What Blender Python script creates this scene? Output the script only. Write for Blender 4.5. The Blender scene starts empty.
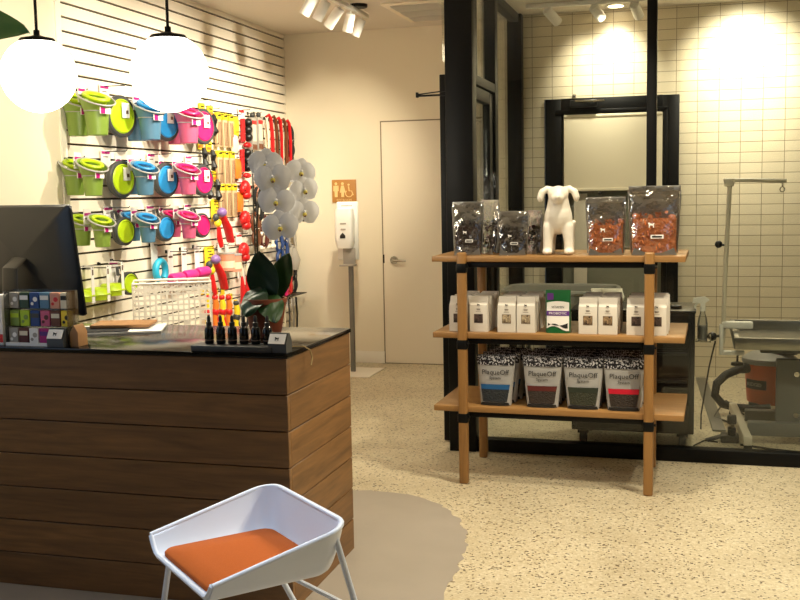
import bpy, bmesh, math, random
from mathutils import Vector, Matrix, Euler
random.seed(7)
S = bpy.context.scene
COL = S.collection
PI = math.pi
R = math.radians
W = -3.352          # plane of the slatted left wall
D = 8.30            # back wall
ZC = 2.77           # ceiling
YG = 5.55           # glass partition
YT = 8.10           # tiled wall
YF_ = -1.6          # front wall

# ------------------------------------------------------------------ camera, world, lights, exposure
cam_d = bpy.data.cameras.new('camera'); cam = bpy.data.objects.new('camera', cam_d); COL.objects.link(cam)
cam_d.sensor_width = 36.0; cam_d.lens = 1035.8 / 800 * 36.0; cam_d.clip_start = 0.05
_yaw, _pit, _rol = -0.27919, 0.10290, -0.018349
fw = Vector((math.sin(_yaw)*math.cos(_pit), math.cos(_yaw)*math.cos(_pit), -math.sin(_pit)))
rr = Vector((math.cos(_yaw), -math.sin(_yaw), 0)); uu = rr.cross(fw)
r2 = math.cos(_rol)*rr + math.sin(_rol)*uu; u2 = -math.sin(_rol)*rr + math.cos(_rol)*uu
cam.matrix_world = Matrix(((r2.x, u2.x, -fw.x, 0), (r2.y, u2.y, -fw.y, 0), (r2.z, u2.z, -fw.z, 1.43), (0, 0, 0, 1)))
S.camera = cam
S.view_settings.view_transform = 'Standard'; S.view_settings.look = 'None'
S.view_settings.gamma = 1.0; S.view_settings.use_curve_mapping = False
S.view_settings.exposure = 0.0
wd = bpy.data.worlds.new('world'); S.world = wd; wd.use_nodes = True
wd.node_tree.nodes['Background'].inputs[0].default_value = (0.55, 0.75, 1.0, 1)
wd.node_tree.nodes['Background'].inputs[1].default_value = 0.12

WARM = (1.0, 0.895, 0.66)
def light(kind, name, loc, aim, energy, color, **kw):
    d = bpy.data.lights.new(name, kind); d.energy = energy; d.color = color
    for k, v in kw.items(): setattr(d, k, v)
    o = bpy.data.objects.new(name, d); COL.objects.link(o); o.location = loc
    v = Vector(aim) - Vector(loc)
    o.rotation_euler = v.to_track_quat('-Z', 'Y').to_euler()
    return o
# daylight through the shop windows in the left wall and at the front
light('AREA', 'window_daylight', (-3.20, 1.9, 1.75), (3.0, 2.0, 0.7), 9, (0.58, 0.76, 1.0), shape='RECTANGLE', size=1.8, size_y=1.6)
light('AREA', 'window_daylight', (2.2, YF_+0.06, 1.6), (0.2, 3.0, 0.8), 5, (0.58, 0.76, 1.0), shape='RECTANGLE', size=1.5, size_y=1.9)
# recessed downlights over the sales floor
for x, y, e in [(-0.35, 4.45, 115), (0.85, 3.7, 150), (1.6, 3.6, 130), (-0.55, 3.45, 25)]:
    light('SPOT', 'downlight', (x, y, 2.72), (x, y + 0.05, 0), e, WARM, spot_size=R(124), spot_blend=0.6, shadow_soft_size=0.05)
light('SPOT', 'counter_end_fill', (1.2, 3.75, 2.70), (-1.3, 3.55, 0.35), 170, WARM, spot_size=R(42), spot_blend=0.8, shadow_soft_size=0.05)  # added fill spot, no fixture: brightens the counter's end panel
light('SPOT', 'stool_cool_fill', (-1.25, 2.30, 2.72), (-1.25, 2.30, 0), 120, (0.72, 0.85, 1.0), spot_size=R(36), spot_blend=0.6, shadow_soft_size=0.12)  # added cool fill on the stool, keeps the counter front dark; no fixture
# light on the passage floor and the back wall
light('SPOT', 'passage_light', (-1.9, 5.6, 2.72), (-2.2, 7.0, 0.3), 40, WARM, spot_size=R(110), spot_blend=0.7, shadow_soft_size=0.06)
light('SPOT', 'wall_washer', (-2.0, 6.2, 2.70), (-3.05, 8.3, 1.50), 200, WARM, spot_size=R(48), spot_blend=1.0, shadow_soft_size=0.05)
# track spots that wash the slat wall
for (y, ty, e) in [(4.2, 5.1, 130), (5.2, 5.7, 150), (6.1, 6.4, 200), (7.0, 7.3, 190)]:
    light('SPOT', 'track_spot', (-1.75, y, 2.68), (W, ty, 1.65), e, (1, .91, .71), spot_size=R(75), spot_blend=0.8, shadow_soft_size=0.04)
# grooming room: two spots on the tiles and ceiling downlights
light('SPOT', 'tile_spot', (0.33, 7.35, 2.66), (0.33, 8.1, 2.20), 165, (1, .91, .71), spot_size=R(80), spot_blend=1.0, shadow_soft_size=0.03)
light('SPOT', 'tile_spot', (-0.62, 7.50, 2.64), (-0.66, 8.1, 2.27), 80, (1, .91, .71), spot_size=R(75), spot_blend=1.0, shadow_soft_size=0.03)
light('SPOT', 'room_downlight', (0.3, 6.9, 2.72), (0.3, 6.95, 0), 85, (1, .89, .67), spot_size=R(125), spot_blend=0.7, shadow_soft_size=0.06)
light('SPOT', 'room_downlight', (-0.8, 7.0, 2.72), (-0.8, 7.05, 0), 35, (1, .89, .67), spot_size=R(125), spot_blend=0.7, shadow_soft_size=0.06)

# ------------------------------------------------------------------ materials
def lin(c):
    c = c / 255.0
    return c / 12.92 if c <= 0.04045 else ((c + 0.055) / 1.055) ** 2.4
def rgb(h): return (lin(int(h[0:2], 16)), lin(int(h[2:4], 16)), lin(int(h[4:6], 16)), 1)
MATS = {}
def P(name, hexc, rough=0.5, metal=0.0, var=0.06, scale=12.0, bump=0.0, bscale=60.0, emit=None, spec=None, coat=0.0):
    m = bpy.data.materials.new(name); m.use_nodes = True; nt = m.node_tree; b = nt.nodes['Principled BSDF']
    c = rgb(hexc); tc = nt.nodes.new('ShaderNodeTexCoord')
    n = nt.nodes.new('ShaderNodeTexNoise'); n.inputs['Scale'].default_value = scale; n.inputs['Detail'].default_value = 4
    nt.links.new(tc.outputs['Object'], n.inputs['Vector'])
    mx = nt.nodes.new('ShaderNodeMix'); mx.data_type = 'RGBA'
    mx.inputs[6].default_value = tuple(v*(1-var) for v in c[:3]) + (1,)
    mx.inputs[7].default_value = tuple(min(1, v*(1+var)) for v in c[:3]) + (1,)
    nt.links.new(n.outputs['Fac'], mx.inputs[0]); nt.links.new(mx.outputs[2], b.inputs['Base Color'])
    b.inputs['Roughness'].default_value = rough; b.inputs['Metallic'].default_value = metal
    if spec is not None: b.inputs['Specular IOR Level'].default_value = spec
    if coat: b.inputs['Coat Weight'].default_value = coat; b.inputs['Coat Roughness'].default_value = 0.05
    if emit: b.inputs['Emission Color'].default_value = c; b.inputs['Emission Strength'].default_value = emit
    if bump:
        n2 = nt.nodes.new('ShaderNodeTexNoise'); n2.inputs['Scale'].default_value = bscale; n2.inputs['Detail'].default_value = 3
        nt.links.new(tc.outputs['Object'], n2.inputs['Vector'])
        bp = nt.nodes.new('ShaderNodeBump'); bp.inputs['Strength'].default_value = bump; bp.inputs['Distance'].default_value = 0.01
        nt.links.new(n2.outputs['Fac'], bp.inputs['Height']); nt.links.new(bp.outputs[0], b.inputs['Normal'])
    MATS[name] = m; return m
def mixshader(name, col, tint, rough, fac, fres=True, bump=0.0, bscale=30):
    """see-through film or pane: transparent plus a glossy share"""
    m = bpy.data.materials.new(name); m.use_nodes = True; nt = m.node_tree
    for n in list(nt.nodes): nt.nodes.remove(n)
    out = nt.nodes.new('ShaderNodeOutputMaterial'); mx = nt.nodes.new('ShaderNodeMixShader')
    t = nt.nodes.new('ShaderNodeBsdfTransparent'); t.inputs[0].default_value = tint
    g = nt.nodes.new('ShaderNodeBsdfGlossy'); g.inputs[0].default_value = col; g.inputs['Roughness'].default_value = rough
    if fres:
        f = nt.nodes.new('ShaderNodeFresnel'); f.inputs['IOR'].default_value = 1.5
        ml = nt.nodes.new('ShaderNodeMath'); ml.operation = 'MULTIPLY'; ml.inputs[1].default_value = fac
        nt.links.new(f.outputs[0], ml.inputs[0]); nt.links.new(ml.outputs[0], mx.inputs[0])
    else: mx.inputs[0].default_value = fac
    if bump:
        tc = nt.nodes.new('ShaderNodeTexCoord'); n2 = nt.nodes.new('ShaderNodeTexNoise'); n2.inputs['Scale'].default_value = bscale
        n2.inputs['Detail'].default_value = 3; nt.links.new(tc.outputs['Object'], n2.inputs['Vector'])
        bp = nt.nodes.new('ShaderNodeBump'); bp.inputs['Strength'].default_value = bump; bp.inputs['Distance'].default_value = 0.02
        nt.links.new(n2.outputs['Fac'], bp.inputs['Height']); nt.links.new(bp.outputs[0], g.inputs['Normal'])
    nt.links.new(t.outputs[0], mx.inputs[1]); nt.links.new(g.outputs[0], mx.inputs[2]); nt.links.new(mx.outputs[0], out.inputs[0])
    MATS[name] = m; return m
def wood(name, c1, c2, axis, rough=0.45, scale=1.0, island=0.35):
    m = bpy.data.materials.new(name); m.use_nodes = True; nt = m.node_tree; b = nt.nodes['Principled BSDF']
    tc = nt.nodes.new('ShaderNodeTexCoord'); mp = nt.nodes.new('ShaderNodeMapping')
    st = {'x': (1.2, 14, 14), 'y': (14, 1.2, 14), 'z': (14, 14, 1.2)}[axis]
    mp.inputs['Scale'].default_value = tuple(s*scale for s in st)
    geo = nt.nodes.new('ShaderNodeNewGeometry')
    ad = nt.nodes.new('ShaderNodeVectorMath'); ad.operation = 'ADD'
    ml = nt.nodes.new('ShaderNodeMath'); ml.operation = 'MULTIPLY'; ml.inputs[1].default_value = 37.0
    nt.links.new(geo.outputs['Random Per Island'], ml.inputs[0])
    nt.links.new(tc.outputs['Object'], ad.inputs[0]); nt.links.new(ml.outputs[0], ad.inputs[1]); nt.links.new(ad.outputs[0], mp.inputs[0])
    n = nt.nodes.new('ShaderNodeTexNoise'); n.inputs['Scale'].default_value = 1.6; n.inputs['Detail'].default_value = 6; n.inputs['Distortion'].default_value = 1.4
    nt.links.new(mp.outputs[0], n.inputs['Vector'])
    n2 = nt.nodes.new('ShaderNodeTexNoise'); n2.inputs['Scale'].default_value = 9; n2.inputs['Detail'].default_value = 3
    nt.links.new(mp.outputs[0], n2.inputs['Vector'])
    av = nt.nodes.new('ShaderNodeMath'); av.operation = 'ADD'; nt.links.new(n.outputs['Fac'], av.inputs[0])
    h2 = nt.nodes.new('ShaderNodeMath'); h2.operation = 'MULTIPLY'; h2.inputs[1].default_value = 0.35; nt.links.new(n2.outputs['Fac'], h2.inputs[0]); nt.links.new(h2.outputs[0], av.inputs[1])
    rp = nt.nodes.new('ShaderNodeValToRGB'); rp.color_ramp.elements[0].position = 0.35; rp.color_ramp.elements[1].position = 1.0
    rp.color_ramp.elements[0].color = rgb(c1); rp.color_ramp.elements[1].color = rgb(c2)
    nt.links.new(av.outputs[0], rp.inputs[0])
    hs = nt.nodes.new('ShaderNodeHueSaturation')
    mr = nt.nodes.new('ShaderNodeMapRange'); mr.inputs[3].default_value = 1 - island; mr.inputs[4].default_value = 1 + island
    nt.links.new(geo.outputs['Random Per Island'], mr.inputs[0]); nt.links.new(mr.outputs[0], hs.inputs['Value'])
    nt.links.new(rp.outputs[0], hs.inputs['Color']); nt.links.new(hs.outputs[0], b.inputs['Base Color'])
    b.inputs['Roughness'].default_value = rough
    MATS[name] = m; return m

P('plaster', 'EADFC8', 0.75, var=0.02, scale=2, bump=0.05, bscale=120)
P('wall_grey', '8C857A', 0.8)
P('ceiling', 'DDD4C6', 0.85, var=0.02, scale=2)
P('slat', 'F0E6D4', 0.55, var=0.03, scale=3)
P('groove', '41382B', 0.8)
P('trim_white', 'EFE8DA', 0.45, var=0.02)
P('door_white', 'EDE2CE', 0.5, var=0.02, scale=2)
P('gap', '85765F', 0.8)
P('black_metal', '060606', 0.45, var=0.2, spec=0.22)
P('black_satin', '0E0E0F', 0.3, var=0.2)
P('black_cloth', '121113', 0.8, var=0.3, scale=60)
P('black_plastic', '151515', 0.38, var=0.15)
P('tool_chest', '0B0A09', 0.45, var=0.2, spec=0.3)
P('chrome', 'B9B4AA', 0.22, 1.0, var=0.05)
P('steel', '94918A', 0.32, 1.0, var=0.08, scale=5)
P('steel_dull', '7C7A74', 0.5, 0.7, var=0.1, scale=6)
P('grey_paint', '6B6B66', 0.5, var=0.06)
P('grey_dark', '3C3D3D', 0.5, var=0.1)
P('beige_metal', 'D3CAB7', 0.45, var=0.05)
P('white_plastic', 'ECE9E2', 0.35, var=0.02)
P('white_paint', 'D8E0F0', 0.3, var=0.02)
P('white_ceramic', 'F2EBDD', 0.35, var=0.02)
P('white_paper', 'DED6CA', 0.65, var=0.03, scale=20)
P('paper_grey', 'A7A096', 0.7, var=0.05)
P('card_white', 'F5F1EC', 0.55, var=0.02)
P('card_brown', '9C7248', 0.6, var=0.12, scale=40)
P('orange_felt', 'AE5205', 0.95, var=0.08, scale=90, bump=0.25, bscale=400)
P('counter_top', '0A0908', 0.14, var=0.2, spec=0.38)
P('monitor', '15181C', 0.35, var=0.05)
P('monitor_dark', '0A0B0D', 0.3)
P('leaf', '24401C', 0.38, var=0.25, scale=14)
P('leaf_dark', '13301A', 0.35, var=0.25, scale=14)
P('leaf_bright', '4C7A34', 0.4, var=0.25, scale=14)
P('stem', '2E2A18', 0.6)
P('petal', 'F0F0F3', 0.55, var=0.04, scale=30)
P('lip', 'D8C65A', 0.5, var=0.1)
P('terracotta', '75381F', 0.5, var=0.2, scale=15)
P('soil', '3A2A1C', 0.9, var=0.3, scale=80, bump=0.5)
P('tan_cord', '8E7A52', 0.8)
P('rubber', '171513', 0.7)
P('concrete', 'A39A90', 0.42, var=0.10, scale=5)
P('towel', 'E6E0CE', 0.95, var=0.03, bump=0.3, bscale=150)
P('shade_fabric', 'E9DEC3', 0.8, var=0.02)
P('dim_pane', '7F7E6E', 0.12, var=0.05)
P('tub_grey', '8C8A80', 0.45, var=0.06)
P('globe', 'FFF6E8', 0.3, var=0.0, emit=5.0)
P('lens', 'FFE6BC', 0.3, var=0.0, emit=18.0)
P('vac_orange', 'C4551A', 0.4, var=0.05)
P('vac_lid', '8F8D88', 0.45)
P('sign_wood', 'B8803F', 0.5, var=0.1, scale=25)
P('sign_ink', 'EBC98A', 0.6)
P('bottle_glass', '07080A', 0.12, var=0.1)
P('ink', '16130F', 0.6)
P('ink_brown', '6A5648', 0.6)
P('green_bag', '14602F', 0.4, var=0.1)
P('purple', '5F2A82', 0.45, var=0.05)
P('blue_band', '1E5588', 0.4); P('maroon_band', '58201C', 0.4); P('olive_band', '2A3025', 0.4); P('red_band', 'C0132D', 0.4)
P('kibble_dark', '2B1F17', 0.7, var=0.5, scale=90, bump=0.8, bscale=160)
P('kibble_green', '2C2E1C', 0.7, var=0.5, scale=90, bump=0.8, bscale=160)
P('kibble_blue', '1B2126', 0.7, var=0.5, scale=90, bump=0.8, bscale=160)
P('jerky_dark', '33201A', 0.55, var=0.5, scale=60, bump=0.5, bscale=90)
P('jerky', 'C0703C', 0.5, var=0.35, scale=50, bump=0.5, bscale=80)
P('bag_white', 'ACAAA9', 0.38, var=0.05, bump=0.2, bscale=40)
P('silver', '9C9A95', 0.32, 0.8, var=0.1, bump=0.8, bscale=22)
for n, a in dict(lime='B7D31E', lime_dull='7F9A3E', cyan='2FB4DC', blue='2A8FD0', blue_dull='55809E', pink='E0308F', pink_dull='CB5B80',
                 yellow='F0D02A', red='CF1B1F', orange='E07A26', magenta='B5107A', purple_toy='8B6AA8', wood_light='C99C62',
                 brown='6B3A20', cream='E8DCC0', blue_deep='1C3F7E', hot_pink='D81E6E', beige='CDB089', teal='1F9CC0', salmon='D9987E', rim_grey='5B6066').items():
    P(n, a, 0.38, var=0.07, scale=30)
wood('oak_h', '553C22', '886138', 'x', 0.5, 1.0, 0.16)
wood('oak_side', '553C22', '886138', 'y', 0.5, 1.0, 0.13)
wood('oak_shelf', '8A6236', 'AE8450', 'x', 0.4, 0.8, 0.05)
wood('oak_post', '855E32', 'A87C46', 'z', 0.4, 0.9, 0.05)
mixshader('glass', (1, 1, 1, 1), (0.95, 0.97, 0.95, 1), 0.0, 0.6)
mixshader('film', (0.95, 0.93, 0.9, 1), (0.86, 0.84, 0.8, 1), 0.10, 0.26, False, 0.9, 14)
mixshader('clear', (1, 1, 1, 1), (0.9, 0.92, 0.92, 1), 0.05, 0.9)
mixshader('dim_glass', (0.8, 0.8, 0.75, 1), (0.55, 0.56, 0.5, 1), 0.05, 0.9)

def speckle():
    m = bpy.data.materials.new('speckled_concrete'); m.use_nodes = True; nt = m.node_tree; b = nt.nodes['Principled BSDF']
    tc = nt.nodes.new('ShaderNodeTexCoord')
    v = nt.nodes.new('ShaderNodeTexVoronoi'); v.inputs['Scale'].default_value = 125
    nt.links.new(tc.outputs['Object'], v.inputs['Vector'])
    rp = nt.nodes.new('ShaderNodeValToRGB'); e = rp.color_ramp.elements
    e[0].position = 0.0; e[0].color = rgb('4A3E2E'); e[1].position = 1.0; e[1].color = rgb('E0D6BF')
    for pos, c in ((0.06, '7A6A50'), (0.10, 'C9BB9C'), (0.7, 'D6CAAE')):
        q = e.new(pos); q.color = rgb(c)
    sp = nt.nodes.new('ShaderNodeSeparateColor'); nt.links.new(v.outputs['Color'], sp.inputs[0]); nt.links.new(sp.outputs[0], rp.inputs[0])
    n = nt.nodes.new('ShaderNodeTexNoise'); n.inputs['Scale'].default_value = 3; n.inputs['Detail'].default_value = 5; nt.links.new(tc.outputs['Object'], n.inputs['Vector'])
    mx = nt.nodes.new('ShaderNodeMix'); mx.data_type = 'RGBA'; mx.blend_type = 'MULTIPLY'; mx.inputs[0].default_value = 0.5
    r2_ = nt.nodes.new('ShaderNodeValToRGB'); r2_.color_ramp.elements[0].position = 0.3; r2_.color_ramp.elements[1].position = 0.7
    r2_.color_ramp.elements[0].color = (0.7, 0.66, 0.6, 1); r2_.color_ramp.elements[1].color = (1, 1, 1, 1)
    nt.links.new(n.outputs['Fac'], r2_.inputs[0]); nt.links.new(rp.outputs[0], mx.inputs[6]); nt.links.new(r2_.outputs[0], mx.inputs[7])
    nt.links.new(mx.outputs[2], b.inputs['Base Color']); b.inputs['Roughness'].default_value = 0.4
    MATS['floor'] = m
speckle()
def tiles():
    m = bpy.data.materials.new('wall_tile'); m.use_nodes = True; nt = m.node_tree; b = nt.nodes['Principled BSDF']
    tc = nt.nodes.new('ShaderNodeTexCoord'); mp = nt.nodes.new('ShaderNodeMapping')
    mp.inputs['Rotation'].default_value = (R(-90), 0, 0)
    nt.links.new(tc.outputs['Object'], mp.inputs[0])
    k = nt.nodes.new('ShaderNodeTexBrick'); k.offset = 0.0; k.offset_frequency = 1; k.squash = 1.0
    k.inputs['Scale'].default_value = 1.0; k.inputs['Brick Width'].default_value = 0.1535; k.inputs['Row Height'].default_value = 0.0765
    k.inputs['Mortar Size'].default_value = 0.0022; k.inputs['Mortar Smooth'].default_value = 0.1
    k.inputs['Color1'].default_value = rgb('D9CDB2'); k.inputs['Color2'].default_value = rgb('E2D6BC'); k.inputs['Mortar'].default_value = rgb('8D8068')
    nt.links.new(mp.outputs[0], k.inputs['Vector']); nt.links.new(k.outputs['Color'], b.inputs['Base Color'])
    b.inputs['Roughness'].default_value = 0.3
    bp = nt.nodes.new('ShaderNodeBump'); bp.inputs['Strength'].default_value = 0.4; bp.inputs['Distance'].default_value = 0.004; bp.invert = True
    nt.links.new(k.outputs['Fac'], bp.inputs['Height']); nt.links.new(bp.outputs[0], b.inputs['Normal'])
    MATS['tile'] = m
tiles()
def zebra():
    m = bpy.data.materials.new('spotted_print'); m.use_nodes = True; nt = m.node_tree; b = nt.nodes['Principled BSDF']
    tc = nt.nodes.new('ShaderNodeTexCoord'); v = nt.nodes.new('ShaderNodeTexNoise'); v.inputs['Scale'].default_value = 125; v.inputs['Detail'].default_value = 1
    nt.links.new(tc.outputs['Object'], v.inputs['Vector'])
    rp = nt.nodes.new('ShaderNodeValToRGB'); rp.color_ramp.interpolation = 'CONSTANT'; rp.color_ramp.elements[0].color = rgb('17151A'); rp.color_ramp.elements[1].position = 0.55; rp.color_ramp.elements[1].color = rgb('C9C8CC')
    nt.links.new(v.outputs['Fac'], rp.inputs[0]); nt.links.new(rp.outputs[0], b.inputs['Base Color']); b.inputs['Roughness'].default_value = 0.35
    MATS['spots'] = m
zebra()
def chipfood(name, c1, c2, sc):
    m = bpy.data.materials.new(name); m.use_nodes = True; nt = m.node_tree; b = nt.nodes['Principled BSDF']
    tc = nt.nodes.new('ShaderNodeTexCoord'); v = nt.nodes.new('ShaderNodeTexVoronoi'); v.inputs['Scale'].default_value = sc
    nt.links.new(tc.outputs['Object'], v.inputs['Vector'])
    sp = nt.nodes.new('ShaderNodeSeparateColor'); nt.links.new(v.outputs['Color'], sp.inputs[0])
    rp = nt.nodes.new('ShaderNodeValToRGB'); rp.color_ramp.elements[0].color = rgb(c1); rp.color_ramp.elements[1].color = rgb(c2)
    nt.links.new(sp.outputs[0], rp.inputs[0]); nt.links.new(rp.outputs[0], b.inputs['Base Color']); b.inputs['Roughness'].default_value = 0.6
    MATS[name] = m
chipfood('food_brown', '2A1B14', 'A98B66', 130)
chipfood('food_tan', '5B4836', 'C9B594', 130)
chipfood('food_dark', '150F0E', '5A463E', 130)

# ------------------------------------------------------------------ mesh builder
class G:
    def __init__(s, mat=None):
        s.bm = bmesh.new(); s.mats = []; s.ci = 0; s.X = Matrix.Identity(4)
        if mat: s.m(mat)
    def m(s, name):
        if name not in s.mats: s.mats.append(name)
        s.ci = s.mats.index(name); return s
    def at(s, loc=(0, 0, 0), rot=(0, 0, 0)):
        s.X = Matrix.Translation(loc) @ Euler(rot).to_matrix().to_4x4(); return s
    def v(s, co): return s.bm.verts.new(s.X @ Vector(co))
    def f(s, vs):
        try: q = s.bm.faces.new(vs)
        except ValueError: return None
        q.material_index = s.ci; q.smooth = True; return q
    def box(s, c, d, bev=0.0, seg=2):
        x, y, z = [k/2 for k in d]
        if bev:
            t = bmesh.new(); r = bmesh.ops.create_cube(t, size=1.0)
            for q in t.verts: q.co = Vector((q.co.x*d[0]+c[0], q.co.y*d[1]+c[1], q.co.z*d[2]+c[2]))
            bmesh.ops.bevel(t, geom=list(t.edges), offset=bev, segments=seg, affect='EDGES', profile=0.5)
            return s.merge(t)
        p = [s.v((c[0]+i*x, c[1]+j*y, c[2]+k*z)) for i in (-1, 1) for j in (-1, 1) for k in (-1, 1)]
        for a in ((0, 1, 3, 2), (4, 6, 7, 5), (0, 4, 5, 1), (2, 3, 7, 6), (0, 2, 6, 4), (1, 5, 7, 3)): s.f([p[i] for i in a])
        return s
    def merge(s, t):
        mp = {q: s.v(q.co) for q in t.verts}
        for q in t.faces: s.f([mp[k] for k in q.verts])
        t.free(); return s
    def cyl(s, p0, p1, r0, r1=None, n=14, caps=True):
        return s.tube([p0, p1], [r0, r0 if r1 is None else r1], n, caps)
    def tube(s, pts, r, n=8, caps=True, closed=False, flat=1.0):
        pts = [Vector(p) for p in pts]; k = len(pts)
        rs = r if isinstance(r, (list, tuple)) else [r]*k
        rings = []; up = None
        for i, p in enumerate(pts):
            a = pts[(i-1) % k] if (closed or i > 0) else p
            b = pts[(i+1) % k] if (closed or i < k-1) else p
            t = (b-a).normalized()
            if up is None:
                up = Vector((0, 0, 1)) if abs(t.z) < 0.9 else Vector((1, 0, 0))
            u = (up - t*up.dot(t))
            if u.length < 1e-4: u = Vector((1, 0, 0)).cross(t)
            u.normalize(); w = t.cross(u); up = u
            rings.append([s.v(p + rs[i]*(math.cos(2*PI*j/n)*w + flat*math.sin(2*PI*j/n)*u)) for j in range(n)])
        for i in range(k if closed else k-1):
            A, B = rings[i], rings[(i+1) % k]
            for j in range(n): s.f([A[j], A[(j+1) % n], B[(j+1) % n], B[j]])
        if caps and not closed: s.f(rings[0][::-1]); s.f(rings[-1])
        return s
    def lathe(s, prof, n=24, c=(0, 0, 0), capb=True, capt=True, sx=1.0, sy=1.0):
        rings = [[s.v((c[0]+sx*r*math.cos(2*PI*j/n), c[1]+sy*r*math.sin(2*PI*j/n), c[2]+z)) for j in range(n)] for r, z in prof]
        for A, B in zip(rings, rings[1:]):
            for j in range(n): s.f([A[j], A[(j+1) % n], B[(j+1) % n], B[j]])
        if capb: s.f(rings[0][::-1])
        if capt: s.f(rings[-1])
        return s
    def ell(s, c, r, n=16, k=10):
        rr_ = (r, r, r) if not isinstance(r, (tuple, list)) else r
        prof = [(math.sin(PI*(i+0.5)/(k)), -math.cos(PI*(i+0.5)/(k))) for i in range(k)]
        rings = [[s.v((c[0]+rr_[0]*a*math.cos(2*PI*j/n), c[1]+rr_[1]*a*math.sin(2*PI*j/n), c[2]+rr_[2]*z)) for j in range(n)] for a, z in prof]
        for A, B in zip(rings, rings[1:]):
            for j in range(n): s.f([A[j], A[(j+1) % n], B[(j+1) % n], B[j]])
        s.f(rings[0][::-1]); s.f(rings[-1]); return s
    def prism(s, poly, z0, z1, plane='xy'):
        def q(a, b, h): return {'xy': (a, b, h), 'xz': (a, h, b), 'yz': (h, a, b)}[plane]
        A = [s.v(q(a, b, z0)) for a, b in poly]; B = [s.v(q(a, b, z1)) for a, b in poly]; n = len(poly)
        for j in range(n): s.f([A[j], A[(j+1) % n], B[(j+1) % n], B[j]])
        s.f(A[::-1]); s.f(B); return s
    def grid(s, fn, nu, nv, closeu=False):
        V = [[s.v(fn(i/(nu if closeu else nu-1), j/(nv-1))) for i in range(nu)] for j in range(nv)]
        for j in range(nv-1):
            for i in range(nu if closeu else nu-1):
                s.f([V[j][i], V[j][(i+1) % nu], V[j+1][(i+1) % nu], V[j+1][i]])
        return V
    def text(s, st, size, loc, rot=(0, 0, 0), depth=0.0004, align='CENTER', sx=1.0):
        cu = bpy.data.curves.new('t', 'FONT'); cu.body = st; cu.size = size; cu.align_x = align; cu.align_y = 'CENTER'
        cu.extrude = depth; cu.resolution_u = 2
        o = bpy.data.objects.new('t', cu); COL.objects.link(o)
        dg = bpy.context.evaluated_depsgraph_get(); me = o.evaluated_get(dg).to_mesh()
        M = s.X @ Matrix.Translation(loc) @ Euler(rot).to_matrix().to_4x4() @ Matrix.Diagonal((sx, 1, 1, 1))
        vs = [s.bm.verts.new(M @ q.co) for q in me.vertices]
        for p in me.polygons: s.f([vs[i] for i in p.vertices])
        o.evaluated_get(dg).to_mesh_clear(); bpy.data.objects.remove(o); bpy.data.curves.remove(cu); return s
    def build(s, name, parent=None, loc=(0, 0, 0), rot=(0, 0, 0), ang=38, recalc=True):
        if recalc: bmesh.ops.recalc_face_normals(s.bm, faces=list(s.bm.faces))
        me = bpy.data.meshes.new(name); s.bm.to_mesh(me); s.bm.free()
        for k in s.mats: me.materials.append(MATS[k])
        me.set_sharp_from_angle(angle=R(ang))
        o = bpy.data.objects.new(name, me); COL.objects.link(o); o.location = loc; o.rotation_euler = rot
        if parent: o.parent = parent
        return o
def tag(o, label, cat, group=None, kind=None):
    if label: o['label'] = label
    if cat: o['category'] = cat
    if group: o['group'] = group
    if kind: o['kind'] = kind
    return o
def thing(name, label, cat, loc=(0, 0, 0), rz=0.0, group=None, rot=None):
    o = bpy.data.objects.new(name, None); COL.objects.link(o); o.empty_display_size = 0.05
    o.location = loc; o.rotation_euler = rot if rot else (0, 0, rz)
    return tag(o, label, cat, group)
def dup(o, loc=None, rz=None, label=None, parent=None, rot=None):
    c = o.copy(); COL.objects.link(c)
    if parent: c.parent = parent
    if loc is not None: c.location = loc
    if rz is not None: c.rotation_euler = (0, 0, rz)
    if rot is not None: c.rotation_euler = rot
    if label: c['label'] = label
    for ch in list(o.children): dup(ch, parent=c)
    return c
def struct(o): o['kind'] = 'structure'; return o
ORD = ['front', 'second', 'third', 'fourth', 'fifth', 'sixth', 'seventh', 'eighth', 'ninth', 'tenth']

exec_order = []
# ------------------------------------------------------------------ room shell
XR = 3.2; YF = -1.6
g = G('floor'); g.box(((W+XR)/2-0.1, (YF+D)/2, -0.05), (XR-W+0.5, D-YF+0.4, 0.1)); struct(g.build('floor'))
g = G('ceiling'); g.box(((W+XR)/2-0.1, (YF+D)/2, ZC+0.05), (XR-W+0.5, D-YF+0.4, 0.1)); struct(g.build('ceiling'))
g = G('plaster'); g.box(((W-0.1-1.36)/2, D+0.05, ZC/2), (-1.36-(W-0.1), 0.1, ZC)); struct(g.build('wall_back'))
# slatted left wall: boards with dark grooves between them
g = G('groove'); g.box((W-0.06, 6.68, ZC/2), (0.08, 3.34, ZC))
g.m('slat')
z = 2.348 - 0.0767*31 + 0.0767
zz = [2.348 + 0.0767*k for k in range(-31, 7)]
for a, b in zip(zz, zz[1:]):
    lo, hi = max(a+0.0062, 0.0), min(b-0.0062, ZC)
    if hi > lo: g.box((W-0.011, 6.68, (lo+hi)/2), (0.022, 3.30, hi-lo))
struct(g.build('wall_left'))
g = G('plaster'); wx, wt = W-0.05, 0.14
g.box((wx, (2.85+5.02)/2, ZC/2), (wt, 5.02-2.85, ZC)); g.box((wx, (YF+0.95)/2, ZC/2), (wt, 0.95-YF, ZC)); g.box((wx, 1.9, 0.45), (wt, 1.9, 0.9)); g.box((wx, 1.9, (2.6+ZC)/2), (wt, 1.9, ZC-2.6)); g.m('trim_white').box((W+0.022, 5.0, ZC/2), (0.014, 0.05, ZC)); struct(g.build('wall_left'))
g = G('wall_grey'); g.box((XR+0.05, (YF+D)/2, ZC/2), (0.1, D-YF, ZC)); struct(g.build('wall_right'))
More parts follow.
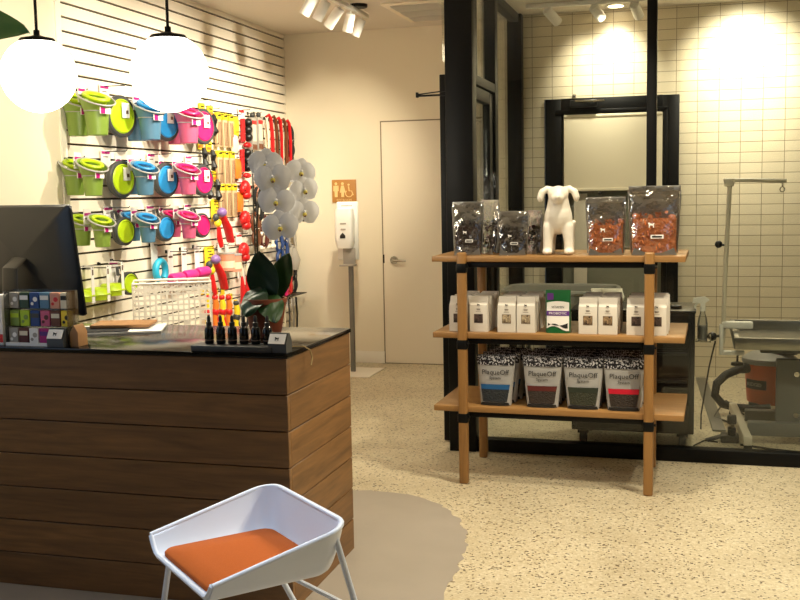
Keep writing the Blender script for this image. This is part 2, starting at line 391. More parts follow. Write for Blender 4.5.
# front wall behind the camera
g = G('wall_grey')
g.box(((W+1.4)/2, YF-0.05, ZC/2), (1.4-W, 0.1, ZC)); g.box((3.1, YF-0.05, ZC/2), (0.2, 0.1, ZC)); g.box((2.2, YF-0.05, 0.3), (1.6, 0.1, 0.6)); g.box((2.2, YF-0.05, 2.69), (1.6, 0.1, 0.16))
struct(g.build('wall_front'))
# tiled wall of the grooming room, with the door opening
g = G('tile')
g.box((-1.245, YT+0.06, ZC/2), (0.22, 0.12, ZC)); g.box(((XR-0.13)/2, YT+0.06, ZC/2), (XR+0.13, 0.12, ZC)); g.box((-0.632, YT+0.06, (ZC+2.125)/2), (1.006, 0.12, ZC-2.125))
struct(g.build('wall_tiled'))
g = G('trim_white'); g.box(((W-2.52)/2, D-0.008, 0.05), (-2.52-W, 0.016, 0.10), 0.003); struct(g.build('baseboard_back'))
# grey concrete inlay around the counter (pale speckled floor beyond its ragged edge)
pp = [(-1.30, 4.64), (-1.50, 4.66), (-1.75, 4.60), (-2.1, 4.5), (-2.9, 4.4), (-3.3, 4.2), (-3.3, 1.2), (-1.2, 1.2), (-0.85, 1.9), (-0.80, 2.6), (-0.81, 3.2), (-0.85, 3.55), (-0.86, 3.75), (-0.875, 3.95), (-0.91, 4.12), (-0.955, 4.25), (-1.03, 4.39), (-1.13, 4.52)]
fine = []
for (a, b), (c, d) in zip(pp, pp[1:]+pp[:1]):
    for k in range(6):
        t = k/6; e = 0.012 if b > 1.3 else 0
        fine.append((a+(c-a)*t+random.uniform(-e, e), b+(d-b)*t+random.uniform(-e, e)*0.6))
g = G('concrete'); g.prism(fine, -0.02, 0.0015); struct(g.build('floor_inlay'))
# flush white door in the back wall
d1 = struct(bpy.data.objects.new('door_1', None)); COL.objects.link(d1); d1.location = (-2.073, D, 0)
g = G('gap'); g.box((0, -0.002, 1.012), (0.90, 0.006, 2.025)); struct(g.build('door_gap', d1))
g = G('door_white'); g.box((0.004, -0.006, 1.010), (0.884, 0.012, 2.008), 0.001); struct(g.build('door_leaf', d1))
g = G('chrome'); g.cyl((-0.345, -0.012, 0.874), (-0.345, -0.03, 0.874), 0.033, n=20); g.cyl((-0.345, -0.03, 0.874), (-0.345, -0.065, 0.874), 0.011)
g.tube([(-0.345, -0.062, 0.874), (-0.30, -0.064, 0.872), (-0.235, -0.06, 0.868)], [0.012, 0.011, 0.009]); g.m('black_metal').box((-0.437, -0.008, 0.885), (0.012, 0.012, 0.07))
o = struct(g.build('door_handle', d1)); o['label'] = 'chrome lever handle'
# ceiling vent
vt = thing('ceiling_vent', 'cream metal air vent set in the ceiling above the white door', 'vent', (-1.94, 7.61, ZC))
g = G('plaster'); g.box((0, 0, -0.006), (0.46, 0.82, 0.012), 0.003); g.build('frame', vt)
for k in range(3):
    g = G('trim_white'); g.box((0, -0.25+k*0.25, -0.013), (0.36, 0.22, 0.003))
    for j in range(7): g.at((0, -0.25+k*0.25+(j-3)*0.030, -0.018), (R(20), 0, 0)).box((0, 0, 0), (0.36, 0.026, 0.002))
    g.at(); g.build('louvre', vt)

# ------------------------------------------------------------------ glass partition
def bars(name, parent, lst, mat='black_metal', bev=0.004):
    out = []
    for c, d in lst:
        g = G(mat); g.box(c, d, bev); out.append(struct(g.build(name, parent)))
    return out
w1 = struct(bpy.data.objects.new('window_1', None)); COL.objects.link(w1)
bars('post', w1, [((-1.229, YG+0.0, ZC/2), (0.149, 0.11, ZC)), ((-0.225, YG, ZC/2), (0.05, 0.07, ZC)), ((1.7, YG, ZC/2), (0.05, 0.07, ZC))])
bars('bottom_rail', w1, [((1.02, YG, 0.035), (4.36, 0.08, 0.07))])
bars('top_rail', w1, [((1.02, YG, ZC-0.03), (4.36, 0.08, 0.06))])
for x0, x1 in ((-1.155, -0.25), (-0.20, 1.675), (1.725, 3.15)):
    g = G('glass'); g.box(((x0+x1)/2, YG, (0.07+ZC-0.06)/2), (x1-x0, 0.010, ZC-0.13)); struct(g.build('pane', w1))
w2 = struct(bpy.data.objects.new('window_2', None)); COL.objects.link(w2)
bars('post', w2, [((-1.355, 7.06, ZC/2), (0.085, 0.10, ZC)), ((-1.35, 8.045, ZC/2), (0.11, 0.10, ZC)), ((-1.355, 6.45, (ZC+2.14)/2), (0.06, 0.06, ZC-2.14))])
bars('transom_rail', w2, [((-1.350, 6.46, 2.12), (0.070, 1.12, 0.06)), ((-1.350, 6.97, ZC-0.03), (0.070, 2.14, 0.06))])
bars('bottom_rail', w2, [((-1.355, 7.55, 0.035), (0.075, 0.9, 0.07))])
for y0, y1, z0, z1 in ((7.11, 7.995, 0.07, ZC-0.06), (5.68, 7.01, 2.15, ZC-0.06)):
    g = G('glass'); g.box((-1.355, (y0+y1)/2, (z0+z1)/2), (0.010, y1-y0, z1-z0)); struct(g.build('pane', w2))
d3 = struct(bpy.data.objects.new('door_3', None)); COL.objects.link(d3)
bars('stile', d3, [((-1.355, 6.95, 1.045), (0.05, 0.11, 2.07)), ((-1.355, 5.74, 1.045), (0.05, 0.11, 2.07))])
bars('rail', d3, [((-1.355, 6.345, 2.045), (0.05, 1.09, 0.08)), ((-1.355, 6.345, 0.09), (0.05, 1.09, 0.16))])
g = G('glass'); g.box((-1.355, 6.345, 1.09), (0.010, 1.09, 1.83)); struct(g.build('pane', d3))
# door in the tiled wall, with a roller shade half down
d2 = struct(bpy.data.objects.new('door_2', None)); COL.objects.link(d2); d2.location = (-0.625, YT, 0)
bars('frame', d2, [((-0.435, 0.0, 1.06), (0.125, 0.10, 2.12)), ((0.435, 0.0, 1.06), (0.125, 0.10, 2.12)), ((0, 0.0, 2.06), (0.76, 0.10, 0.125)), ((0.40, -0.055, 1.03), (0.03, 0.03, 2.0)), ((0, -0.055, 2.02), (0.83, 0.03, 0.03))])
bars('bottom_rail', d2, [((0, 0.0, 0.10), (0.75, 0.06, 0.20))])
g = G('dim_pane'); g.box((0, 0.03, 1.10), (0.746, 0.012, 1.80)); struct(g.build('pane', d2))
g = G('beige_metal'); g.box((-0.235, 0.008, 0.80), (0.10, 0.02, 1.20), 0.003); struct(g.build('stile', d2))
g = G('chrome'); g.tube([(-0.12, 0.015, 0.985), (-0.12, -0.02, 0.985), (0.33, -0.02, 0.985), (0.33, 0.015, 0.985)], 0.010); struct(g.build('push_bar', d2))
g = G('shade_fabric'); g.box((0.012, 0.0, 1.71), (0.79-0.06, 0.004, 0.57)); g.cyl((-0.35, 0, 1.985), (0.37, 0, 1.985), 0.014); g.box((0.012, -0.002, 1.43), (0.73, 0.014, 0.022), 0.004)
sh = g.build('roller_shade'); sh.location = (-0.625, YT-0.055, 0); tag(sh, 'cream roller shade half lowered over the black-framed door in the tiled wall', 'shade')
g = G('black_plastic'); g.ell((0, 0, 0), 0.014); g.cyl((0, 0, 0), (0, 0, 0.03), 0.003, n=6); g.build('pull_knob', sh, (-0.08, -0.005, 1.402))
dc = thing('door_closer', 'black hydraulic closer arm at the top of the black door frame', 'door closer', (-0.625, YT-0.07, 2.075))
g = G('black_plastic'); g.box((-0.20, -0.035, 0.0), (0.20, 0.05, 0.055), 0.008); g.build('body', dc)
g = G('chrome'); g.tube([(-0.26, -0.055, 0.02), (-0.12, -0.085, 0.012), (-0.05, -0.03, 0.02)], 0.007, 6); g.build('arm', dc)
g = G('chrome'); g.ell((0.0, 0.0, 0.0), (0.014, 0.012, 0.014)); o = g.build('door_stop', None, (-0.905, YT-0.012, 2.145)); tag(o, 'tiny chrome stud on the tiles just above the black door frame', 'stud')

# ------------------------------------------------------------------ reception counter
CT = (-2.15, 3.52)
ct = thing('reception_counter', 'long oak plank reception counter with a glossy dark top', 'counter', (0, 0, 0))
x0, x1, y0, y1 = -3.26, -1.318, 3.200, 3.86
g = G('oak_h'); ph = 0.884/7
for k in range(7):
    g.box(((x0+x1)/2, y0+0.011, ph*(k+0.5)), (x1-x0, 0.022, ph-0.004), 0.0015, 1)
g.build('front_panel', ct)
g = G('oak_side')
for k in range(7): g.box((x1-0.011, (y0+y1)/2+0.011, ph*(k+0.5)), (0.022, y1-y0-0.024, ph-0.004), 0.0015, 1)
g.build('end_panel', ct)
g = G('black_metal'); g.box(((x0+x1)/2-0.01, (y0+y1)/2, 0.441), (x1-x0-0.045, y1-y0-0.05, 0.878)); g.build('carcass', ct)
g = G('counter_top'); g.box(((x0+x1)/2, (y0+y1)/2, 0.892), (x1-x0+0.01, y1-y0+0.012, 0.016), 0.002); g.build('countertop', ct)
g = G('oak_h'); g.box((-2.35, 4.11, 0.785), (1.7, 0.49, 0.03), 0.002)
for x in (-3.18, -1.52): g.box((x, 4.11, 0.385), (0.03, 0.47, 0.77))
g.build('staff_desk', ct)

# ------------------------------------------------------------------ low stool chair in the foreground
CX, CY, CA, ZS = -1.289, 2.359, -0.740, 0.46
ch = thing('stool', 'white moulded stool with a low wraparound back and orange felt pad', 'stool', (CX, CY, 0), CA)
def rrect(hw, d, r, n=7):
    """open-front outline: from front-left corner round the back to front-right; returns (x, y, t) with t=0 at the front, 1 at the back"""
    pts = []
    for k in range(9): pts.append((-hw, (d-r)*k/9))
    for k in range(n+1): a = PI - (PI/2)*k/n; pts.append((-hw+r+r*math.cos(a), d-r+r*math.sin(a)))
    for k in range(1, 8): pts.append((-hw+r+(2*hw-2*r)*k/8, d))
    for k in range(n+1): a = PI/2 - (PI/2)*k/n; pts.append((hw-r+r*math.cos(a), d-r+r*math.sin(a)))
    for k in range(1, 10): pts.append((hw, (d-r)*(1-k/9)))
    return pts
NT = 42
def shell_point(u, v, off=0.0):
    lo = rrect(0.188-off, 0.352-off, 0.055); hi = rrect(0.238-off, 0.384-off, 0.070)
    i = min(int(round(u*(len(lo)-1))), len(lo)-1)
    a, b = lo[i], hi[i]
    tb = max(0.0, min(1.0, b[1]/0.372)); zt = 0.490 + 0.084*tb; b = (b[0]*(1+0.05*tb), b[1])
    e = v**1.3; f = v**0.75
    return Vector((a[0]+(b[0]-a[0])*f, a[1]+(b[1]-a[1])*f, ZS-0.012+(zt-ZS+0.012)*e))
nn = len(rrect(0.18, 0.3, 0.07))
g = G('white_paint')
Vi = g.grid(lambda u, v: shell_point(u, v, 0.010), nn, 9)
def outp(u, v):
    p = shell_point(u, v, 0.0); return Vector((p.x, p.y, p.z - 0.012*(1-v)))
Vo = g.grid(outp, nn, 9)
for i in range(nn-1): g.f([Vi[-1][i], Vi[-1][i+1], Vo[-1][i+1], Vo[-1][i]])
for j in range(8):
    g.f([Vi[j][0], Vi[j+1][0], Vo[j+1][0], Vo[j][0]]); g.f([Vi[j][-1], Vo[j][-1], Vo[j+1][-1], Vi[j+1][-1]])
g.f([Vi[0][i] for i in range(nn)]); g.f([Vo[0][i] for i in range(nn)])
g.f([Vi[0][0], Vo[0][0], Vo[0][-1], Vi[0][-1]])
# rolled rim
rim = [shell_point(i/(nn-1), 1.0, 0.004) for i in range(nn)]
g.tube(rim, 0.0075, 8)
g.tube([Vi[k][0].co.copy() for k in range(8, -1, -1)] + [Vi[k][-1].co.copy() for k in range(0, 9)], 0.007, 6)
g.build('seat_shell', ch, ang=60)
def pad_outline(hw, d, r):
    o_ = []
    for cx, cy, a0 in ((hw-r, d-r, 0), (-hw+r, d-r, 90), (-hw+r, 0.012+r, 180), (hw-r, 0.012+r, 270)):
        for k in range(7): a = R(a0+90*k/6); o_.append((cx+r*math.cos(a), cy+r*math.sin(a)))
    return o_
g = G('orange_felt'); po = pad_outline(0.182, 0.342, 0.035); zb = ZS-0.014
rings = []
for sc, z_ in ((0.98, zb), (1.0, zb+0.004), (1.0, zb+0.013), (0.975, zb+0.018), (0.6, zb+0.0195), (0.02, zb+0.020)):
    rings.append([g.v((x*sc, 0.175+(y-0.175)*sc, z_)) for x, y in po])
for A, B in zip(rings, rings[1:]):
    for j in range(len(po)): g.f([A[j], A[(j+1) % len(po)], B[(j+1) % len(po)], B[j]])
g.f(rings[0][::-1]); g.f(rings[-1]); g.build('seat_pad', ch, ang=60)
LT = {'fl': (-0.165, 0.03), 'fr': (0.165, 0.03), 'bl': (-0.150, 0.300), 'br': (0.205, 0.33)}
LB = {'fl': (-0.215, -0.03), 'fr': (0.215, -0.03), 'bl': (-0.115, 0.50), 'br': (0.310, 0.46)}
for k in LT:
    zt = ZS-0.024 if k[0] == 'f' else 0.50
    zt = ZS-0.03 if k in ('bl',) else zt
    tx, ty = LT[k]
    if k == 'br': tx, ty, zt = 0.224, 0.345, 0.540
    g = G('white_paint'); g.cyl((tx, ty, zt), (LB[k][0], LB[k][1], 0.006), 0.0085, n=10); g.ell((LB[k][0], LB[k][1], 0.008), (0.011, 0.011, 0.008), 10, 6); g.build('leg', ch)
def legpt(k, f):
    a = Vector(LT[k] + (ZS-0.03,)) if k != 'br' else Vector((0.224, 0.345, 0.540)); b = Vector(LB[k] + (0.006,)); return a.lerp(b, f)
g = G('white_paint'); g.cyl(legpt('bl', 0.20), legpt('br', 0.36), 0.007, n=8); g.build('stretcher', ch)

# ------------------------------------------------------------------ display shelf unit
SX, SY, SA = -0.640, 4.870, -0.02
def sw(u, v, z=0.0):
    """shelf-local (along, back) to world"""
    return (SX+u*math.cos(SA)-v*math.sin(SA), SY+u*math.sin(SA)+v*math.cos(SA), z)
def su(u): return u
su_t = thing('display_shelf', 'freestanding oak three-tier display shelf with round-edged posts and black brackets', 'shelf', (SX, SY, 0), SA)
SH = {'top': 1.122, 'middle': 0.750, 'bottom': 0.387}
for z in SH.values():
    g = G('oak_shelf')
    L_, Dp = 0.596, 0.533
    poly = [(-L_, 0), (L_, 0), (L_, Dp), (-L_, Dp)]
    g.box((0, Dp/2, z-0.014), (2*L_, Dp, 0.028), 0.003); g.build('shelf_board', su_t)
for u in (-0.447, 0.437):
    for v in (0.006, 0.521):
        if v > 0.1: u = u-0.016
        g = G('oak_post'); g.box((u, v, 0.570), (0.044, 0.044, 1.140), 0.009, 3); pst = g.build('post', su_t)
        for z in SH.values():
            g = G('black_metal'); g.box((u, v, z-0.058), (0.050, 0.050, 0.05), 0.008)
            g.cyl((u+0.02, v-0.012, z-0.05), (u+0.034, v-0.012, z-0.05), 0.006, n=8); g.build('bracket', pst)
for z in SH.values():
    for v in (0.03, 0.51):
        g = G('black_metal'); g.box((0, v, z-0.042), (0.84, 0.02, 0.028), 0.002); g.build('rail', su_t)

def pouch_surf(g, w, h, d, crumple=0.004, seed=0, nu=28, nv=22, z0=0.0, z1=None, flare=0.0, closetop=True, inset=0.0):
    rnd = random.Random(seed); ph = [rnd.uniform(0, 6.28) for _ in range(8)]
    z1 = h if z1 is None else z1
    def fn(u, t):
        z = z0+(z1-z0)*t; T = z/h; a = 2*PI*u
        ww = w/2*(1.0+flare*(T-0.5)*2)-inset; dd = max(d/2*(1-T)**0.65-inset, 0.0015)
        c, s_ = math.cos(a), math.sin(a)
        x = ww*math.copysign(abs(c)**0.55, c); y = dd*math.copysign(abs(s_)**0.8, s_)
        k = crumple*(math.sin(9*T*6+ph[0]+7*c)*0.5+math.sin(23*T+ph[1]+13*c*s_+ph[2])*0.5+math.sin(31*c+ph[3]+17*T)*0.4)
        y += k*math.copysign(1, s_)*min(1, dd/0.006)*0.8
        return Vector((x, y, z))
    V = g.grid(fn, nu, nv, True)
    g.f(V[0][::-1])
    if closetop: g.f(V[-1])
DOGP = [(-5, 0), (-5, 6), (-6, 7), (-6.5, 9), (-5, 10), (-3, 9.5), (-2, 8), (3, 7.5), (5, 9.5), (5.5, 9), (4.5, 6.5), (4.5, 0), (3, 0), (2.5, 4), (-3, 4), (-3.5, 0)]
def doglogo(g, x, y, z, s):
    g.prism([(x+a*s, z+b*s) for a, b in DOGP], y-0.0005, y+0.0005, 'xz')

# clear pouches on the top shelf ------------------------------------------------
def treat_pouch(name, label, x, v, w, h, d, food, rz, seed, fill=0.6, lab=True, cat='pouch', group='clear treat pouches on the top shelf'):
    loc = sw(su(x), v, SH['top']+0.001)
    t = thing(name, label, cat, loc, SA+rz, group)
    g = G('film'); pouch_surf(g, w, h, d, 0.005, seed, flare=0.06)
    g.m('silver').box((0, 0, h-0.012), (w*1.05, 0.004, 0.026), 0.0015); g.build('film_bag', t)
    g = G('silver')
    def back(uu, t):
        z = 0.004+(h-0.03)*t; T = z/h; x = (2*uu-1)*w*0.47*(1+0.06*(T-0.5)*2); dd = d/2*(1-T)**0.65*0.86
        return Vector((x, dd*(1-abs(2*uu-1)**3*0.5)-0.003*math.sin(12*uu+9*t+seed), z))
    g.grid(back, 12, 14); g.build('foil_back', t, recalc=False)
    g = G('silver'); rnd = random.Random(seed+50)
    # folded foil gusset at the base and welded side seams
    g.prism([(-w*0.46, 0.001), (w*0.46, 0.001), (w*0.40, 0.035), (w*0.16, 0.012), (-w*0.16, 0.012), (-w*0.40, 0.035)], -d*0.52, -d*0.50, 'xz')
    for sg in (-1, 1):
        g.tube([(sg*w*(0.47+0.06*k/8*1.0), rnd.uniform(-0.003, 0.003), 0.01+(h-0.03)*k/8) for k in range(9)], [0.005+rnd.uniform(0, 0.004) for k in range(9)], 6, flat=0.5)
    g.build('gusset', t)
    g = G(food)
    pouch_surf(g, w*0.9, h, d*0.80, 0.004, seed+9, z0=0.006, z1=h*fill*0.86)
    n = int(150*fill)
    for _ in range(n):
        zf = rnd.uniform(0.03, h*fill); T = zf/h; px = rnd.uniform(-0.40, 0.40)*w; py = -(d/2*(1-T)**0.65)*0.80*math.sqrt(max(0, 1-(2*px/w)**2*0.8))
        if zf > h*fill*0.85: py *= rnd.uniform(-0.5, 0.9)
        a = rnd.uniform(0.008, 0.019)
        g.at((px, py+0.002, zf), (rnd.uniform(0.9, 2.2), rnd.uniform(-.7, .7), rnd.uniform(0, 3))).lathe([(a*0.7, -0.002), (a, 0), (a*0.6, 0.002)], 7, sy=rnd.uniform(0.5, 1))
    g.at(); o = g.build('treats', t); o['kind'] = 'stuff'
    yl = -d/2*0.70-0.004
    g = G('card_white'); doglogo(g, -0.012, yl-0.001, h*0.40, w*0.011); g.build('logo', t)
    g = G('card_white')
    g.box((w*0.06, yl-0.003, h*0.27), (w*0.26, 0.0012, h*0.055)); g.m('ink').box((w*0.06, yl-0.0045, h*0.27), (w*0.20, 0.0012, h*0.022))
    g.build('label', t)
    return t
treat_pouch('treat_pouch', 'tall crinkled clear pouch of dark brown chews at the left end of the top shelf', -0.43, 0.075, 0.142, 0.258, 0.07, 'jerky_dark', 0.10, 1, 0.62)
treat_pouch('treat_pouch', 'tall crinkled clear pouch of dark chews turned sideways behind the leftmost pouch', -0.335, 0.14, 0.14, 0.265, 0.06, 'jerky_dark', -0.75, 2, 0.62)
treat_pouch('treat_pouch', 'short crinkled clear pouch of near-black chews left of the white dog', -0.208, 0.075, 0.140, 0.210, 0.07, 'kibble_dark', 0.08, 3, 0.62)
treat_pouch('treat_pouch', 'short clear pouch of near-black chews turned sideways behind the other short pouch', -0.115, 0.165, 0.11, 0.212, 0.055, 'kibble_dark', -0.8, 4, 0.62)
treat_pouch('treat_pouch', 'clear pouch of orange-brown chicken treats just right of the white dog', 0.231, 0.085, 0.175, 0.270, 0.075, 'jerky', 0.06, 5, 0.60)
treat_pouch('treat_pouch', 'largest clear pouch of orange-brown treats at the right end of the top shelf', 0.452, 0.082, 0.222, 0.318, 0.085, 'jerky', 0.05, 6, 0.62)

# white dog figure --------------------------------------------------------------
def dog_figure():
    g = G('white_ceramic')
    E_ = g.ell
    # local: front is -y, z up, height about 0.335
    g.at((0, 0.010, 0.185), (R(14), 0, 0)); E_((0, 0, 0), (0.068, 0.064, 0.088))
    g.at((0, 0.085, 0.160), (R(6), 0, 0)); E_((0, 0, 0), (0.060, 0.088, 0.060)); g.at()
    g.tube([(0, 0.012, 0.20), (0, 0.002, 0.245), (0, -0.008, 0.29)], [0.064, 0.055, 0.046], 16)
    E_((0, -0.010, 0.296), (0.050, 0.052, 0.045))
    E_((0, -0.050, 0.280), (0.031, 0.040, 0.027)); E_((0, -0.086, 0.286), (0.015, 0.012, 0.012))
    for s in (-1, 1):
        g.tube([(s*0.034, 0.0, 0.185), (s*0.044, -0.006, 0.14), (s*0.050, -0.012, 0.07), (s*0.052, -0.014, 0.008)], [0.022, 0.032, 0.024, 0.024], 12); E_((s*0.034, 0.004, 0.180), (0.034, 0.042, 0.055))
        E_((s*0.052, -0.022, 0.016), (0.026, 0.034, 0.016))
        g.tube([(s*0.038, 0.135, 0.16), (s*0.046, 0.150, 0.08), (s*0.048, 0.148, 0.008)], [0.044, 0.028, 0.025], 12)
        E_((s*0.048, 0.140, 0.016), (0.026, 0.032, 0.016))
        g.tube([(s*0.022, 0.0, 0.325), (s*0.052, -0.002, 0.327), (s*0.078, -0.006, 0.310), (s*0.088, -0.010, 0.280), (s*0.086, -0.012, 0.262)], [0.012, 0.019, 0.022, 0.020, 0.011], 10, flat=0.85)
    g.tube([(0, 0.16, 0.19), (0, 0.19, 0.225), (0, 0.20, 0.25)], [0.018, 0.012, 0.008], 8)
    o = g.build('dog_figure'); md = o.modifiers.new('r', 'REMESH'); md.mode = 'VOXEL'; md.voxel_size = 0.0042; md.use_smooth_shade = True
    sm = o.modifiers.new('s', 'SMOOTH'); sm.iterations = 9; sm.factor = 0.6
    dg = bpy.context.evaluated_depsgraph_get(); me = bpy.data.meshes.new_from_object(o.evaluated_get(dg)); o.modifiers.clear(); o.data = me
    for p in me.polygons: p.use_smooth = True
    if not me.materials: me.materials.append(MATS['white_ceramic'])
    return o
dg_o = dog_figure(); dg_o.location = sw(su(0.006), 0.10, SH['top']+0.0005); dg_o.rotation_euler = (0, 0, SA+0.10); dg_o.scale = (0.98, 0.98, 0.965)
tag(dg_o, 'glossy white dog figure standing on the top shelf between clear treat pouches', 'figurine')

# white paper treat bags, middle shelf --------------------------------------------
def paper_bag(food, seed):
    w, d, h = 0.088, 0.055, 0.176
    t = thing('treat_bag', 'x', 'bag', (0, 0, 0), 0)
    g = G('white_paper'); rnd = random.Random(seed)
    prof = [(0.0, 1, 1), (0.10, 1.0, 1.03), (0.13, 0.985, 0.85), (0.155, 0.96, 0.30), (0.168, 0.96, 0.10)]
    rings = []
    for z, a, b in prof:
        rings.append([g.v((sx*w/2*a+rnd.uniform(-.0008, .0008), sy*d/2*b+(0.010 if z > 0.14 else 0), z)) for sx, sy in ((-1, -1), (1, -1), (1, 1), (-1, 1))])
    for A, B in zip(rings, rings[1:]):
        for j in range(4): g.f([A[j], A[(j+1) % 4], B[(j+1) % 4], B[j]])
    g.f(rings[0][::-1]); g.f(rings[-1]); g.build('paper_bag', t, ang=20)
    g = G('white_paper'); g.at((0, -0.002, 0.157), (R(-24), 0, 0)).box((0, 0, 0), (w*0.97, 0.003, 0.030)); g.m('paper_grey').at((0, 0.014, 0.166), (R(10), 0, 0)).box((0, 0, 0), (w*0.95, 0.012, 0.010)); g.at(); g.build('folded_top', t)
    yf = -d/2*1.02
    g = G('ink_brown'); g.box((0, yf, 0.065), (0.044, 0.0016, 0.044)); g.m(food).box((0, yf-0.0006, 0.065), (0.040, 0.0016, 0.040)); g.build('window', t)
    g = G('ink'); doglogo(g, 0.0, yf+0.001, 0.126, 0.0011); g.build('logo', t); g = G('ink_brown')
    for z, wd_ in ((0.112, 0.020), (0.108, 0.016), (0.098, 0.026)): g.box((0, yf-0.0002, z), (wd_, 0.0012, 0.0018))
    g.build('print_lines', t)
    return t
cols = [(-0.476, 'food_dark'), (-0.374, 'food_dark'), (-0.235, 'food_tan'), (-0.142, 'food_tan'), (0.153, 'food_brown'), (0.245, 'food_brown'), (0.374, 'food_dark'), (0.467, 'food_dark')]
CN = ['leftmost column', 'second column', 'third column', 'fourth column', 'fifth column', 'sixth column', 'seventh column', 'rightmost column']
protos = {f: paper_bag(f, i) for i, f in enumerate(['food_dark', 'food_tan', 'food_brown'])}
used = set()
for ci, (x, f) in enumerate(cols):
    for k in range(5):
        v = 0.066+0.061*k; loc = sw(su(x)+random.uniform(-.002, .002)+0.006*(k % 2), v, SH['middle']+0.001)
        lab = 'white paper treat bag, %s in the %s on the middle shelf' % ('front one' if k == 0 else ORD[k]+' from front', CN[ci])
        if f not in used: o = protos[f]; used.add(f); o.location = loc; o.rotation_euler = (0, 0, SA); o['label'] = lab
        else: o = dup(protos[f], loc, SA+random.uniform(-.03, .03), lab)
        o['group'] = 'white paper treat bags on the middle shelf'
# green and white bag
gb = thing('probiotic_bag', 'green and white pouch with a purple band, middle of the middle shelf', 'pouch', sw(su(0.008), 0.075, SH['middle']+0.001), SA+0.05)
g = G('green_bag'); pouch_surf(g, 0.118, 0.205, 0.055, 0.0015, 77)
g.build('pouch', gb)
def yfront(z, h=0.2, d=0.055): return -d/2*(1-z/h)**0.65-0.0022
g = G('card_white')
def panel(g, z0, z1, w, curve=0.0, extra=0.0, n=8, h=0.2, d=0.055, bot=0.0):
    V = []
    for j in range(n+1):
        row = []
        for i in range(9):
            x = -w/2+w*i/8; zt = z1+curve*math.sin(PI*i/8); zb_ = z0+bot*math.sin(PI*1.6*i/8)
            z = zb_+(zt-zb_)*j/n; y = yfront(z, h, d)*(1-0.35*(abs(2*x/0.112))**4)-extra; row.append(g.v((x, y, z)))
        V.append(row)
    for j in range(n):
        for i in range(8): g.f([V[j][i], V[j][i+1], V[j+1][i+1], V[j+1][i]])
panel(g, 0.022, 0.146, 0.106, 0.006, 0.0012, bot=0.012); g.build('white_panel', gb, recalc=False)
g = G('purple'); panel(g, 0.083, 0.106, 0.108, 0, 0.0022); g.at((-0.036, 0, 0)); panel(g, 0.158, 0.190, 0.03, 0, 0.000); g.at(); g.m('ink'); panel(g, 0.034, 0.048, 0.094, -0.012, 0.0024, bot=0.012); g.build('band', gb, recalc=False)
g = G('card_white'); a_ = R(80); g.text('PROBIOTIC', 0.0165, (0, yfront(0.095)-0.0050, 0.0945), (a_, 0, 0)); g.build('band_lettering', gb, recalc=False); g = G('ink'); g.text('VITAMIN', 0.0155, (0, yfront(0.124)-0.0045, 0.124), (R(78), 0, 0)); g.build('lettering', gb, recalc=False)

# spotted pouches on the bottom shelf -----------------------------------------------
def chew_pouch(band, food, seed):
    w, h, d = 0.182, 0.246, 0.07
    t = thing('chew_pouch', 'x', 'pouch', (0, 0, 0), 0)
    g = G('bag_white'); pouch_surf(g, w*0.95, h, d, 0.003, seed, flare=0.13); g.build('pouch', t)
    def yf(z, x=0, e=0.0): return -d/2*(1-z/h)**0.65*(1-0.45*abs(2*x/w)**3)-0.0040-e
    def pan(g, z0, z1, w0, w1, e, n=6):
        V = [[None]*9 for _ in range(n+1)]
        for j in range(n+1):
            for i in range(9):
                z = z0+(z1-z0)*j/n; ww = w0+(w1-w0)*j/n; x = -ww/2+ww*i/8; V[j][i] = g.v((x, yf(z, x, e), z))
        for j in range(n):
            for i in range(8): g.f([V[j][i], V[j][i+1], V[j+1][i+1], V[j+1][i]])
    g = G('spots'); pan(g, h*0.80, h-0.002, w*0.99, w*1.04, 0.0006); g.box((0, 0.0, h-0.022), (w*1.05, 0.0045, 0.044)); g.build('header', t, recalc=False)
    g = G(food); pan(g, 0.020, 0.080, w*0.66, w*0.76, 0.001); g.build('window', t, recalc=False)
    g = G(band); pan(g, 0.080, 0.104, w*0.76, w*0.80, 0.0014); g.build('band', t, recalc=False)
    g = G('ink'); pan(g, 0.002, 0.016, w*0.80, w*0.74, 0.0008); g.m('ink')
    g.build('base_band', t, recalc=False)
    g = G('ink'); g.text('PlaqueOff', 0.034, (0, yf(0.160)-0.0015, 0.162), (R(76), 0, 0)); g.build('brand_lettering', t, recalc=False)
    g = G('ink'); g.text('System', 0.020, (0, yf(0.133)-0.0015, 0.135), (R(78), 0, 0)); g.build('line_lettering', t, recalc=False)
    return t
pc = [(-0.297, 'blue_band', 'kibble_blue', 'blue banded'), (-0.068, 'maroon_band', 'kibble_dark', 'maroon banded'), (0.128, 'olive_band', 'kibble_green', 'olive banded'), (0.318, 'red_band', 'kibble_dark', 'red banded')]
for ci, (x, bnd, fd, nm) in enumerate(pc):
    pr = chew_pouch(bnd, fd, 20+ci)
    for k in range(4):
        loc = sw(su(x)+(0.012*k if ci in (0,) else 0.004*k), 0.075+0.085*k, SH['bottom']+0.001)
        lab = '%s white pouch with spotted header, %s on the bottom shelf' % (nm, 'front of its row' if k == 0 else ORD[k]+' in its row')
        if k == 0: pr.location = loc; pr.rotation_euler = (0, 0, SA+random.uniform(-.05, .05)); pr['label'] = lab; pr['group'] = 'spotted chew pouches on the bottom shelf'
        else: dup(pr, loc, SA+random.uniform(-.08, .08), lab)

